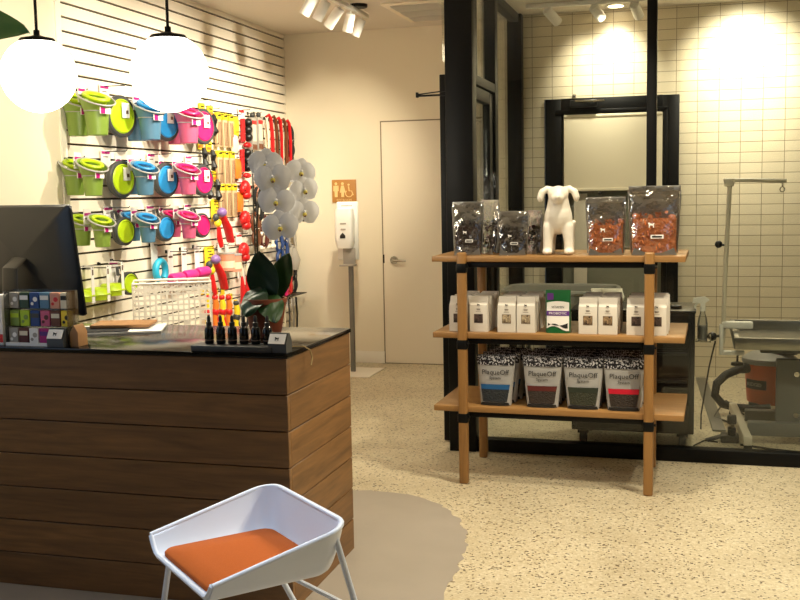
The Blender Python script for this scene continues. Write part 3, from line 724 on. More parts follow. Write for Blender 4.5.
# ------------------------------------------------------------------ grooming room
# black tool chest
tc_ = thing('tool_chest', 'black rolling tool chest behind the glass at the shelf end', 'cabinet', (-0.331, 5.98, 0))
g = G('tool_chest'); g.box((0, 0, 0.4225), (0.662, 0.44, 0.665), 0.006); g.build('body', tc_)
g = G('black_satin'); g.box((0, 0, 0.762), (0.672, 0.45, 0.015), 0.004)
g.build('top', tc_)
for k in range(4):
    g = G('tool_chest'); g.box((0, -0.224, 0.175+0.153*k), (0.61, 0.012, 0.142), 0.004); dr = g.build('drawer', tc_)
    g = G('black_satin'); g.box((0, -0.240, 0.230+0.153*k), (0.58, 0.022, 0.014), 0.004); g.build('handle', dr)
for sx in (-1, 1):
    for sy in (-1, 1):
        g = G('rubber'); g.cyl((sx*0.27-0.018, sy*0.16, 0.045), (sx*0.27+0.018, sy*0.16, 0.045), 0.045, n=20)
        g.m('black_metal').box((sx*0.27, sy*0.16, 0.078), (0.06, 0.06, 0.024)); g.build('caster', tc_)
g = G('chrome'); g.box((0.338, -0.10, 0.60), (0.008, 0.09, 0.02)); g.box((0.375, -0.10, 0.592), (0.08, 0.09, 0.006)); g.box((0.412, -0.10, 0.606), (0.006, 0.09, 0.034)); g.build('side_bin', tc_)
sb = thing('spray_bottle', 'white trigger spray bottle hanging at the black tool chest corner', 'bottle', (0.040, 5.88, 0.596))
g = G('clear'); g.lathe([(0.024, 0.0), (0.027, 0.006), (0.027, 0.09), (0.023, 0.12), (0.013, 0.15), (0.012, 0.165)], 18); g.build('bottle_body', sb)
g = G('bag_white'); g.lathe([(0.022, 0.004), (0.024, 0.008), (0.024, 0.08)], 16); g.build('liquid', sb)
g = G('white_plastic'); g.cyl((0, 0, 0.160), (0, 0, 0.185), 0.016); g.prism([(-0.055, 0.205), (-0.05, 0.232), (0.012, 0.240), (0.035, 0.222), (0.014, 0.205), (0.012, 0.183), (-0.012, 0.183), (-0.012, 0.203)], -0.011, 0.011, 'xz')
g.tube([(-0.028, 0, 0.205), (-0.040, 0, 0.185), (-0.036, 0, 0.165)], 0.006, 6); g.build('trigger_head', sb)
for n, (x, y, hh, m_, lb) in enumerate([(-0.24, 5.85, 0.03, 'chrome', 'small chrome tin on the tool chest behind the white bags'), (-0.10, 5.86, 0.022, 'black_plastic', 'small black clipper on the tool chest top near the spray bottle'), (-0.155, 5.9, 0.026, 'chrome', 'small chrome clip on the tool chest top')]):
    g = G(m_); g.lathe([(0.022, 0), (0.024, 0.004), (0.022, hh*0.7), (0.012, hh)], 14, sx=1.3); o = g.build('grooming_tool', None, (x, y, 0.7705)); tag(o, lb, 'tool')
# grey tub with towel
tb = thing('grooming_tub', 'grey bathing tub behind the glass, rim showing between the shelf goods', 'tub', (-0.93, 7.45, 0))
g = G('tub_grey')
def tubw(u, v):
    a = 2*PI*u; c, s_ = math.cos(a), math.sin(a); k = 0.86+0.14*v
    return Vector((0.40*k*math.copysign(abs(c)**0.4, c), 0.30*k*math.copysign(abs(s_)**0.4, s_), 0.42+0.30*v))
V = g.grid(tubw, 36, 6, True); g.f(V[0][::-1])
V2 = g.grid(lambda u, v: (tubw(u, v)*1.0)-Vector((math.copysign(0.02, tubw(u, v).x), math.copysign(0.02, tubw(u, v).y), -0.01*(1-v))), 36, 6, True); g.f(V2[0])
g.tube([tubw(i/36, 1.0) for i in range(36)], 0.016, 8, closed=True); g.build('basin', tb, recalc=False)
for sx in (-1, 1):
    for sy in (-1, 1): g = G('steel_dull'); g.cyl((sx*0.27, sy*0.2, 0), (sx*0.27, sy*0.2, 0.425), 0.018, n=10); g.build('leg', tb)
g = G('towel')
g.grid(lambda u, v: Vector((0.24+0.21*u+0.02*math.sin(9*v), -0.325+0.0+0.05*math.sin(6*u)*0.3-0.012*math.sin(u*14), 0.748-0.22*v-0.05*math.sin(u*3))) if v > 0.12 else Vector((0.24+0.21*u, -0.30+0.08*(0.12-v)/0.12-0.02, 0.752)), 14, 14)
o = g.build('towel', None, (-0.93, 7.45, 0)); tag(o, 'off-white towel draped over the right end of the grey tub', 'towel')
md = o.modifiers.new('s', 'SOLIDIFY'); md.thickness = 0.006
# grooming table
gt = thing('grooming_table', 'stainless grooming table on a grey pedestal at the right edge', 'table', (0.62, 6.22, 0))
g = G('steel')
X0, X1, Y0, Y1, ZT_ = -0.415, 0.45, -0.40, 0.44, 0.62
g.box(((X0+X1)/2, (Y0+Y1)/2, ZT_-0.06), (X1-X0-0.06, Y1-Y0-0.06, 0.006))
for c, d in ((((X0+X1)/2, Y0+0.015, ZT_-0.032), (X1-X0, 0.03, 0.065)), (((X0+X1)/2, Y1-0.015, ZT_-0.032), (X1-X0, 0.03, 0.065)), ((X0+0.015, (Y0+Y1)/2, ZT_-0.032), (0.03, Y1-Y0-0.06, 0.065)), ((X1-0.015, (Y0+Y1)/2, ZT_-0.032), (0.03, Y1-Y0-0.06, 0.065))): g.box(c, d, 0.004)
g.build('tray_top', gt)
g = G('grey_dark'); g.box((0.03, -0.02, 0.535), (0.60, 0.40, 0.045), 0.004); g.build('underframe', gt)
g = G('grey_paint'); g.box((0.08, -0.14, 0.275), (0.52, 0.06, 0.39), 0.006)
for z in (0.16, 0.39): g.m('chrome').cyl((-0.075, -0.17, z), (-0.075, -0.178, z), 0.014, n=12)
g.build('column', gt)
g = G('grey_paint'); g.box((0.1, -0.20, 0.085), (0.86, 0.07, 0.075), 0.005); g.box((0.1, 0.16, 0.085), (0.86, 0.07, 0.06), 0.005); g.build('crossbeam', gt)
g = G('beige_metal'); g.at((-0.365, -0.03, 0.075), (0, 0, R(3))).box((0, 0, 0), (0.045, 0.92, 0.05), 0.005); g.at().m('rubber').cyl((-0.34, -0.47, 0.001), (-0.34, -0.47, 0.05), 0.022, n=12); g.cyl((-0.39, 0.40, 0.001), (-0.39, 0.40, 0.05), 0.022, n=12); g.build('foot', gt)
g = G('rubber'); g.cyl((0.5, -0.40, 0.001), (0.5, -0.40, 0.06), 0.022, n=12); g.cyl((0.5, 0.36, 0.001), (0.5, 0.36, 0.06), 0.022, n=12); g.m('beige_metal').box((0.5, 0, 0.075), (0.045, 0.9, 0.05), 0.005); g.build('foot', gt)
ga = thing('leash_post', 'pale grey leash post with crossarm clamped to the stainless table', 'post', (0.175, 6.10, 0.60))
g = G('white_plastic'); g.box((0.055, 0.0, 0.055), (0.17, 0.055, 0.040), 0.010); g.box((-0.03, 0, -0.03), (0.022, 0.05, 0.17), 0.004); g.box((0.03, 0, -0.105), (0.13, 0.045, 0.022), 0.004); g.build('clamp', ga)
g = G('black_plastic'); g.cyl((0.058, 0, -0.10), (0.058, 0, -0.155), 0.006, n=8); g.lathe([(0.012, -0.155), (0.034, -0.160), (0.036, -0.175), (0.02, -0.180)], 10, c=(0.058, 0, 0)); g.build('clamp_knob', ga)
g = G('beige_metal'); g.tube([(-0.022, 0, -0.05), (-0.016, 0, 0.30), (0.004, 0, 0.86)], 0.013, 10); g.build('upright', ga)
g = G('beige_metal'); g.box((0.0, 0, 0.855), (0.055, 0.035, 0.045), 0.008); g.tube([(-0.03, 0, 0.868), (0.14, 0, 0.864), (0.302, 0, 0.857)], 0.011, 8); g.build('crossarm', ga)
g = G('chrome'); g.tube([(0.28, 0, 0.845), (0.28, 0, 0.825)], 0.004, 6); g.tube([(0.28+0.012*math.cos(a*PI/6), 0, 0.812+0.014*math.sin(a*PI/6)) for a in range(12)], 0.003, 6, closed=True); g.build('loop_ring', ga)
g = G('black_plastic'); g.cyl((-0.014, 0, 0.505), (-0.04, 0, 0.508), 0.006, n=8); g.ell((-0.052, 0, 0.51), 0.021); g.build('knob', ga)
g = G('black_plastic'); g.cyl((-0.04, 0, -0.01), (-0.062, 0, -0.012), 0.008, n=8); g.ell((-0.080, 0, -0.014), 0.026); g.build('knob', ga)
# vacuum
vc = thing('shop_vacuum', 'orange shop vacuum with grey lid and black hose behind the table column', 'vacuum', (0.46, 6.93, 0))
g = G('vac_orange'); g.lathe([(0.125, 0.055), (0.135, 0.065), (0.152, 0.30), (0.156, 0.315)], 32); g.build('drum', vc)
g = G('vac_lid'); g.lathe([(0.166, 0.312), (0.170, 0.325), (0.165, 0.345), (0.12, 0.375), (0.07, 0.385), (0.0, 0.387)], 32, capt=False); g.build('lid', vc)
g = G('grey_dark'); g.lathe([(0.10, 0.372), (0.105, 0.40), (0.10, 0.43), (0.05, 0.438)], 24, c=(0.07, 0, 0)); g.build('motor_head', vc)
g = G('rubber')
g.tube([(-0.14, -0.06, 0.285), (-0.20, -0.11, 0.275), (-0.27, -0.16, 0.25), (-0.325, -0.20, 0.20), (-0.335, -0.22, 0.13), (-0.29, -0.22, 0.075), (-0.20, -0.20, 0.05), (-0.10, -0.19, 0.045), (0.0, -0.20, 0.055)], 0.026, 12); g.build('hose', vc)
g = G('rubber'); g.cyl((-0.10, -0.05, 0.285), (-0.175, -0.085, 0.283), 0.034, n=14); g.build('hose_port', vc)
g = G('ink')
lb_ = [];
for j in range(2):
    lb_.append([g.v((0.149*math.cos(R(a)), 0.149*math.sin(R(a)), (0.155, 0.215)[j])) for a in range(200, 261, 6)])
for i in range(len(lb_[0])-1): g.f([lb_[0][i], lb_[0][i+1], lb_[1][i+1], lb_[1][i]])
g.m('paper_grey').at((0.157*math.cos(R(232)), 0.157*math.sin(R(232)), 0.186), (R(90), 0, R(322))).text('RIDGID', 0.032, (0, 0, 0)); g.at(); g.build('badge', vc, recalc=False)
for a in (40, 130, 220, 310):
    g = G('rubber'); g.ell((0.13*math.cos(R(a)), 0.13*math.sin(R(a)), 0.028), (0.022, 0.022, 0.028)); g.box((0.125*math.cos(R(a)), 0.125*math.sin(R(a)), 0.054), (0.06, 0.06, 0.02), 0.006); g.build('caster', vc)
# bits on the room floor
g = G('steel_dull'); g.at((0.095, 7.13, 0.006), (0, 0, R(3.2))).box((0, 0, 0), (0.075, 1.75, 0.012), 0.003); g.at(); o = g.build('floor_strip'); tag(o, 'long grey metal strip lying on the floor left of the vacuum hose', 'strip')
fp = thing('foot_pedal', 'black foot pedal on the floor left of the table foot', 'pedal', (0.195, 6.02, 0))
g = G('black_plastic'); g.box((0, 0, 0.022), (0.10, 0.10, 0.044), 0.01); g.box((0.01, -0.01, 0.06), (0.045, 0.05, 0.05), 0.008); g.build('base', fp)
g = G('chrome'); g.cyl((0.01, -0.01, 0.085), (0.01, -0.01, 0.11), 0.014); g.m('black_plastic').box((0.01, -0.01, 0.13), (0.05, 0.05, 0.05), 0.008); g.build('pedal_stem', fp)
g = G('black_plastic'); g.at((-0.08, -0.01, 0.02), (0, R(-14), R(20))).box((0, 0, 0), (0.10, 0.05, 0.012), 0.004); g.at(); g.build('treadle', fp)
g = G('rubber'); g.tube([(0.30, 6.74, 0.008), (0.26, 6.9, 0.008), (0.20, 6.95, 0.05), (0.15, 6.85, 0.008), (0.12, 6.62, 0.008), (0.20, 6.5, 0.008), (0.33, 6.58, 0.008)], 0.006, 6); o = g.build('power_cord'); tag(o, 'thin dark power cord looped under the vacuum hose', 'cord')
g = G('rubber'); g.tube([(0.25, 5.93, 0.007), (0.40, 5.86, 0.007), (0.65, 5.79, 0.007), (0.95, 5.77, 0.007)], 0.006, 6); o = g.build('power_cord'); tag(o, 'dark cord running along the floor in front of the table pedestal', 'cord')
g = G('rubber'); g.tube([(0.13, 5.97, 0.006), (0.06, 6.0, 0.006), (0.0, 5.86, 0.006), (0.03, 5.72, 0.006)], 0.004, 6); o = g.build('power_cord'); tag(o, 'thin curved wire on the floor beside the black tool chest', 'cord')
g = G('rubber'); g.tube([(0.112, 6.10, 0.560), (0.08, 6.14, 0.40), (0.06, 6.2, 0.25), (0.04, 6.25, 0.1), (0.04, 6.25, 0.012)], 0.005, 6); o = g.build('power_cord'); tag(o, 'dark wire hanging from the grooming arm clamp to the floor', 'cord')

# ------------------------------------------------------------------ ceiling fixtures
def spot_head(parent, p, q, ring='lens', mat='white_plastic', on=True):
    p, q = Vector(p), Vector(q); dv = (q-p).normalized()
    g = G(mat); g.tube([p, p+dv*0.006, q-dv*0.004, q], [0.030, 0.036, 0.036, 0.033], 18); g.cyl(p+dv*0.04, Vector((p.x+0.0, p.y, ZC-0.05)), 0.007, n=8); o = g.build('spot_head', parent)
    if on:
        g = G(ring); g.cyl(q+dv*0.0005, q+dv*0.002, 0.026, n=16); g.build('lens', o)
tr = thing('track_light', 'white ceiling track with five cylinder spots by the slatted wall', 'light', (0, 0, 0))
g = G('white_plastic'); g.box((-2.36, 6.85, ZC-0.035), (0.035, 1.25, 0.03), 0.003); g.build('track', tr)
g = G('black_metal'); g.lathe([(0.06, -0.022), (0.065, -0.018), (0.065, 0)], 24, c=(-2.33, 7.19, ZC)); g.build('canopy', tr)
for (y, dx, dy) in ((6.42, -0.075, 0.0), (6.64, -0.07, 0.0), (6.92, -0.10, 0.02), (7.15, -0.04, 0.03), (7.40, -0.055, 0.0)):
    spot_head(tr, (-2.375, y, ZC-0.065), (-2.375+dx, y+dy, ZC-0.185), on=False)
rt = thing('track_light', 'ceiling spots washing the tiled wall above the black door', 'light', (0, 0, 0))
g = G('white_plastic'); g.box((-0.35, 7.62, ZC-0.02), (1.7, 0.035, 0.03), 0.003); g.build('track', rt)
spot_head(rt, (-1.05, 7.62, ZC-0.05), (-0.98, 7.72, ZC-0.13), on=False)
spot_head(rt, (-0.72, 7.62, ZC-0.05), (-0.665, 7.70, ZC-0.125))
spot_head(rt, (-0.435, 7.62, ZC-0.05), (-0.405, 7.72, ZC-0.125))
rl = thing('recessed_light', 'round recessed downlight glowing in the grooming room ceiling', 'light', (-0.585, 7.93, ZC))
g = G('white_plastic'); g.lathe([(0.075, -0.006), (0.08, -0.001), (0.08, 0.0)], 28); g.build('trim_ring', rl)
g = G('lens'); g.lathe([(0.05, -0.008), (0.055, -0.0065)], 24); g.build('diffuser', rl)

# pendant globes
for (x, y, zc, lb) in ((-2.535, 3.66, 1.926, 'left white globe pendant hanging over the computer'), (-1.955, 3.66, 1.905, 'right white globe pendant hanging over the counter in front of the slatted wall')):
    t = thing('pendant_lamp', lb, 'lamp', (x, y, zc), 0, 'white globe pendants over the counter')
    g = G('globe'); g.ell((0, 0, 0), 0.148, 40, 28); g.build('globe', t)
    g = G('black_metal'); g.lathe([(0.075, 0.128), (0.066, 0.142), (0.03, 0.150), (0.012, 0.156), (0.012, 0.175)], 24); g.build('cap', t)
    g = G('black_metal'); g.cyl((0, 0, 0.17), (0, 0, ZC-zc), 0.006, n=8); g.build('cord', t)
    g = G('black_metal'); g.lathe([(0.055, -0.02), (0.06, -0.015), (0.06, 0)], 20, c=(0, 0, ZC-zc)); g.build('canopy', t)
    light('POINT', 'pendant_bulb', (x, y, zc-0.19), (x, y, 0), 20, (1, .91, .71), shadow_soft_size=0.14)

# sign, dispenser, rod
sg = thing('restroom_sign', 'small wooden restroom sign with pale figures on the cream wall', 'sign', (-2.848, D, 1.455))
g = G('sign_wood'); g.box((0, -0.006, 0), (0.212, 0.012, 0.19), 0.001); g.build('board', sg)
g = G('sign_ink')
def fig(x, skirt):
    g.cyl((x, -0.0125, 0.062), (x, -0.0145, 0.062), 0.012, n=14)
    if skirt: pl = [(x-0.012, 0.046), (x+0.012, 0.046), (x+0.026, -0.012), (x+0.012, -0.012), (x+0.012, -0.05), (x-0.012, -0.05), (x-0.012, -0.012), (x-0.026, -0.012)]
    else: pl = [(x-0.022, 0.046), (x+0.022, 0.046), (x+0.024, 0.0), (x+0.014, 0.0), (x+0.012, -0.05), (x-0.012, -0.05), (x-0.014, 0.0), (x-0.024, 0.0)]
    g.prism(pl, -0.0145, -0.0125, 'xz')
fig(-0.07, False); fig(-0.012, True)
g.cyl((0.042, -0.0125, 0.052), (0.042, -0.0145, 0.052), 0.009, n=12)
g.tube([(0.042, -0.014, 0.038), (0.046, -0.014, 0.0), (0.068, -0.014, 0.0), (0.080, -0.014, -0.035)], 0.005, 6); g.tube([(0.044+0.030*math.cos(a*PI/12), -0.014, -0.02+0.030*math.sin(a*PI/12)) for a in range(9, 24)], 0.004, 6)
g.text('RESTROOM', 0.026, (-0.0, -0.0135, -0.076), (R(90), 0, 0)); g.build('symbols', sg, recalc=False)
ds = thing('sanitizer_stand', 'white hand sanitizer dispenser on a thin floor stand by the door', 'dispenser', (-2.642, 7.78, 0))
g = G('trim_white'); g.box((0.0, 0.03, 0.004), (0.40, 0.42, 0.008), 0.003); g.build('base_plate', ds)
g = G('steel_dull'); g.box((0, 0.035, 0.55), (0.036, 0.03, 1.085), 0.004); g.build('pole', ds)
g = G('white_plastic'); g.box((-0.01, 0.01, 1.14), (0.178, 0.022, 0.46), 0.010, 3); g.build('back_plate', ds)
g = G('white_plastic')
def disp(u, v):
    a = 2*PI*u; c, s_ = math.cos(a), math.sin(a)
    z = 1.005+0.31*v; k = (0.8+0.2*min(1, v*5))*(0.90+0.10*min(1, (1-v)*6))
    return Vector((-0.018+0.075*k*math.copysign(abs(c)**0.35, c), -0.042+0.048*k*math.copysign(abs(s_)**0.5, s_), z))
V = g.grid(disp, 32, 16, True); g.f(V[0][::-1]); g.f(V[-1]); g.build('cover', ds)
g = G('ink'); g.prism([(-0.022, 1.085), (0.022, 1.085), (0.022, 1.105), (0.0, 1.130), (-0.022, 1.105)], -0.0935, -0.088, 'xz'); g.build('sight_window', ds, (-0.02, 0, 0))
g = G('paper_grey')
for k, wd_ in enumerate((0.05, 0.04)): g.box((-0.015, -0.0915, 1.20-0.045*k), (wd_, 0.003, 0.012))
g.build('sensor_mark', ds); g = G('ink_brown')
for k in range(9): g.box((-0.052+0.010*k, -0.0008, 1.338), (0.006, 0.002, 0.008))
g.build('lettering', ds)
g = G('paper_grey'); g.box((0.012, -0.035, 0.935), (0.10, 0.012, 0.14), 0.004); g.box((0.012, -0.07, 0.872), (0.115, 0.10, 0.012), 0.004); g.build('drip_tray', ds)
rd = thing('bracket_arm', 'black metal arm sticking out left from the black glass frame', 'bracket', (-1.304, YG+0.0, 1.958))
g = G('black_metal'); g.box((-0.085, 0, -0.003), (0.17, 0.012, 0.010)); g.at((-0.08, 0, 0.012), (0, R(-5), 0)).box((0, 0, 0), (0.165, 0.010, 0.006)); g.at(); g.box((-0.168, 0, 0.002), (0.012, 0.022, 0.028), 0.002); g.build('arm', rd)
g = G('black_metal'); g.ell((0.004, -0.02, 0.07), (0.007, 0.007, 0.007)); o = g.build('stud', rd)

# ------------------------------------------------------------------ things on the counter
TOP = 0.9005
# desktop computer seen from behind
YAW = R(-25)
mo = thing('computer_monitor', 'large dark desktop computer seen from behind on the counter', 'monitor', (-2.587, 3.603, TOP), YAW)
g = G('monitor')   # local: back faces -y, width along x
g.at((0, 0, 0.295), (R(6), 0, 0))
def mb(u, v):
    x = -0.325+0.65*u; z = -0.215+0.43*v
    r = 0.02; return x, z
pl = []
for cx, cz, a0 in ((0.362-0.02, 0.215-0.02, 0), (-0.362+0.02, 0.215-0.02, 90), (-0.362+0.02, -0.215+0.02, 180), (0.362-0.02, -0.215+0.02, 270)):
    for k in range(6): a = R(a0+90*k/5); pl.append((cx+0.02*math.cos(a), cz+0.02*math.sin(a)))
rings = []
for sc, y in ((1.0, 0.004), (1.0, -0.003), (0.97, -0.012), (0.75, -0.028), (0.45, -0.040), (0.02, -0.044)):
    rings.append([g.v((x*sc, y, z*sc)) for x, z in pl])
for A, B in zip(rings, rings[1:]):
    for j in range(len(pl)): g.f([A[j], A[(j+1) % len(pl)], B[(j+1) % len(pl)], B[j]])
g.f(rings[0][::-1]); g.f(rings[-1]); g.build('housing', mo, ang=30)
g = G('monitor_dark'); g.at((0, 0.007, 0.295), (R(6), 0, 0)).box((0, 0, 0), (0.71, 0.005, 0.42), 0.002); g.at(); g.build('screen', mo)
g = G('monitor_dark'); g.tube([(0, -0.038, 0.30), (0, -0.085, 0.26), (0, -0.090, 0.14), (0, -0.06, 0.012)], [0.058, 0.058, 0.060, 0.075], 14, flat=0.11); g.box((0, 0.0, 0.005), (0.19, 0.17, 0.010), 0.003); g.build('stand', mo)

# box display at the left
BX, BY = -2.43, 3.245
rk = thing('packet_rack', 'clear tiered rack holding small patterned packets beside the computer', 'rack', (-2.30, 3.26, TOP))
g = G('clear'); g.box((0, 0.035, 0.10), (0.265, 0.004, 0.20)); g.box((0, 0, 0.002), (0.265, 0.074, 0.004))
for z in (0.066, 0.132): g.box((0, 0.012, z), (0.262, 0.044, 0.003))
g.box((0.131, 0.0, 0.10), (0.003, 0.07, 0.20)); g.box((-0.131, 0.0, 0.10), (0.003, 0.07, 0.20)); g.build('tiers', rk)
g = G('card_white'); g.box((-0.02, -0.0385, 0.006), (0.22, 0.003, 0.012)); g.build('price_strip', rk)
pk_rows = [[('paper_grey', 'card_white'), ('maroon_band', 'cream'), ('card_white', 'paper_grey'), ('magenta', 'purple'), ('card_white', 'blue_dull'), ('beige', 'ink_brown')],
           [('lime_dull', 'lime'), ('lime', 'lime_dull'), ('blue_deep', 'grey_dark'), ('pink_dull', 'maroon_band'), ('brown', 'cream'), ('yellow', 'ink')],
           [('paper_grey', 'card_white'), ('leaf', 'card_white'), ('blue_deep', 'card_white'), ('blue_dull', 'card_white'), ('salmon', 'red'), ('cream', 'ink')]]
PCOL = {'paper_grey': 'pale grey', 'maroon_band': 'dark red', 'card_white': 'white', 'magenta': 'magenta', 'beige': 'tan', 'lime_dull': 'dull green', 'lime': 'lime green', 'blue_deep': 'navy', 'pink_dull': 'pink spotted',
        'brown': 'brown', 'yellow': 'yellow', 'leaf': 'dark green', 'blue_dull': 'light blue', 'salmon': 'salmon red', 'cream': 'cream'}
for r_, row in enumerate(pk_rows):
    for c_, (a, b) in enumerate(row):
        if r_ == 0 and c_ >= 4: continue
        g = G(a); g.box((0, 0, 0.030), (0.039, 0.020, 0.058), 0.0015, 1)
        g.m(b).lathe([(0.006, -0.0005), (0.006, 0.0005)], 10, c=(0.006, -0.0102, 0.0)) if False else None
        if (r_+c_) % 2: g.m(b).box((0, -0.0104, 0.040), (0.034, 0.0012, 0.016))
        else:
            g.m(b).cyl((0.005, -0.0098, 0.034), (0.005, -0.0112, 0.034), 0.009, n=12); g.cyl((-0.008, -0.0098, 0.018), (-0.008, -0.0112, 0.018), 0.006, n=10)
        o = g.build('treat_packet', None, (-2.30-0.108+0.043*c_, 3.26+0.0-(0.012 if r_ == 0 else 0.0), TOP+0.004+(0, 0.0640, 0.1300)[r_]))
        tag(o, '%s small packet, %s tier of the clear rack, %s' % (PCOL[a], ('bottom', 'middle', 'top')[r_], ('left end', 'second from left', 'third from left', 'fourth from left', 'fifth from left', 'right end')[c_]), 'packet', 'small packets in the clear rack')
bx = thing('carton', 'tall white carton with a red foot at the left edge of the counter', 'box', (-2.468, 3.25, TOP))
g = G('card_white'); g.box((0, 0, 0.092), (0.05, 0.05, 0.184), 0.001); g.m('red').box((0, -0.0255, 0.025), (0.048, 0.001, 0.03)); g.m('blue_deep').cyl((0, -0.0248, 0.15), (0, -0.0262, 0.15), 0.015, n=14); g.m('grey_dark').cyl((0.0, -0.0248, 0.115), (0.0, -0.0262, 0.115), 0.010, n=12); g.build('carton_body', bx)
def logo_block(label, loc, rz):
    t = thing('logo_block', label, 'sign', loc, rz)
    g = G('grey_dark'); g.prism([(-0.022, 0), (0.024, 0), (0.024, 0.036), (0.008, 0.066), (-0.002, 0.066), (-0.022, 0.034)], -0.034, 0.034, 'yz'); g.build('block', t)
    g = G('card_white'); X = Matrix.Identity(4); g.at((0, -0.0165, 0.046), (R(-32), 0, 0)); g.box((0, -0.003, 0.0), (0.060, 0.002, 0.036)); g.m('ink')
    g.prism([(a*0.0013, b*0.0013-0.007) for a, b in DOGP], -0.0052, -0.0042, 'xz'); g.at(); g.build('card', t)
    return t
logo_block('grey block with a white dog-emblem card beside the packet rack', (-2.212, 3.228, TOP), 0.0)
# tan side box behind it
g = G('card_brown'); g.prism([(-0.016, 0), (0.016, 0), (0.016, 0.05), (0.0, 0.078), (-0.016, 0.05)], -0.03, 0.03, 'xz'); o = g.build('small_box', None, (-2.150, 3.262, TOP)); tag(o, 'small tan gable-topped box right of the packet rack', 'box')
# notebooks
g = G('card_white'); g.box((0, 0, 0.004), (0.34, 0.235, 0.007)); g.m('black_cloth').box((-0.06, -0.03, 0.0095), (0.20, 0.17, 0.004), 0.001); o = g.build('folder', None, (-2.225, 3.675, TOP), (0, 0, 0.40)); tag(o, 'white paper folder with a black cover lying on the counter under a brown one', 'folder')
g = G('card_brown'); g.box((0, 0, 0.006), (0.235, 0.165, 0.012), 0.002); g.m('ink_brown').box((0, 0.0, -0.001), (0.225, 0.16, 0.003)); o = g.build('notebook', None, (-2.235, 3.715, TOP+0.0145), (0, 0, 0.30)); tag(o, 'brown kraft notebook lying on top of the white folder', 'notebook')
# dropper bottles in a tray
ty = thing('bottle_tray', 'long low dark grey tray carrying the dropper bottles at the counter edge', 'tray', (-1.503, 3.245, TOP), 0.0)
g = G('grey_dark'); g.box((0, 0, 0.010), (0.30, 0.085, 0.020), 0.002); g.build('tray_base', ty)
def dropper():
    t = thing('dropper_bottle', 'x', 'bottle', (0, 0, 0))
    g = G('bottle_glass'); g.lathe([(0.014, 0.0), (0.0160, 0.003), (0.0160, 0.050), (0.013, 0.058), (0.008, 0.062)], 18); g.build('glass_body', t)
    g = G('black_plastic'); g.lathe([(0.0095, 0.060), (0.0095, 0.075), (0.006, 0.077), (0.0062, 0.090), (0.0035, 0.099)], 14); g.build('dropper_cap', t)
    g = G('ink_brown'); g.lathe([(0.0162, 0.012), (0.0162, 0.016)], 18, capb=False, capt=False); g.build('label_line', t)
    return t
dp = dropper()
for k in range(6):
    o = dp if k == 0 else dup(dp)
    o.location = (-1.625+0.0425*k, 3.252+0.003*k, TOP+0.0205); o['group'] = 'black dropper bottles in the grey tray'
    o['label'] = 'black dropper bottle, %s from the left in the grey tray' % ORD[k].replace('front', 'first')
logo_block('grey block with a white dog-emblem card at the right end of the bottle tray', (-1.352, 3.228, TOP+0.0005), -0.05)
for o_ in list(S.objects):
    if o_.name.startswith('bottle_tray'): o_.location.x = -1.523
# tan cord
g = G('tan_cord'); g.tube([(-1.50, 3.50, 0.935), (-1.44, 3.44, 0.91), (-1.40, 3.36, 0.905), (-1.37, 3.33, 0.905), (-1.335, 3.33, 0.905), (-1.308, 3.34, 0.905), (-1.294, 3.36, 0.890), (-1.290, 3.37, 0.862), (-1.286, 3.345, 0.838)], 0.0028, 6); o = g.build('twine'); tag(o, 'thin tan twine trailing from the plant pot over the counter edge', 'string')

# mesh basket
bk = thing('basket', 'white plastic lattice basket on the staff desk in front of the slatted wall', 'basket', (-2.215, 4.09, 0.8005), 0.49)
g = G('white_ceramic'); bw, bd, bh = 0.165, 0.10, 0.262
for s in (-1, 1):
    for k in range(0, 15, 1 if s < 0 else 2): x = -bw+2*bw*k/14; g.box((x, s*bd, bh/2), (0.0062, 0.004, bh))
    for k in range(8): y = -bd+2*bd*k/7; g.box((s*bw, y, bh/2), (0.004, 0.0085, bh))
    for k in range(12):
        z = 0.006+0.0232*k; g.box((s*bw, 0, z), (0.0045, 2*bd, 0.0062))
        if s < 0 or k % 2: g.box((0, s*bd, z), (2*bw, 0.0045, 0.0062))
    for k in range(14):
        x = -bw+2*bw*(k+0.5)/14
        for j in range(2 if s < 0 else 0): z = 0.2265+0.0232*j; g.at((x, s*bd, z), (0, R(45 if (k+j) % 2 else -45), 0)).box((0, 0, 0), (0.026, 0.0035, 0.005)); g.at()
        for j in range(5):
            if s < 0 and (k*3+j*5) % 7 < 1: g.at((x, s*bd, 0.018+0.0232*j)).box((0, 0, 0), (0.022, 0.0035, 0.014)); g.at()
g.box((0, 0, 0.003), (2*bw, 2*bd, 0.006)); g.build('lattice', bk)
g = G('white_ceramic'); g.tube([(-bw, -bd, bh), (bw, -bd, bh), (bw, bd, bh), (-bw, bd, bh)], 0.006, 6, closed=True); g.build('rim', bk)

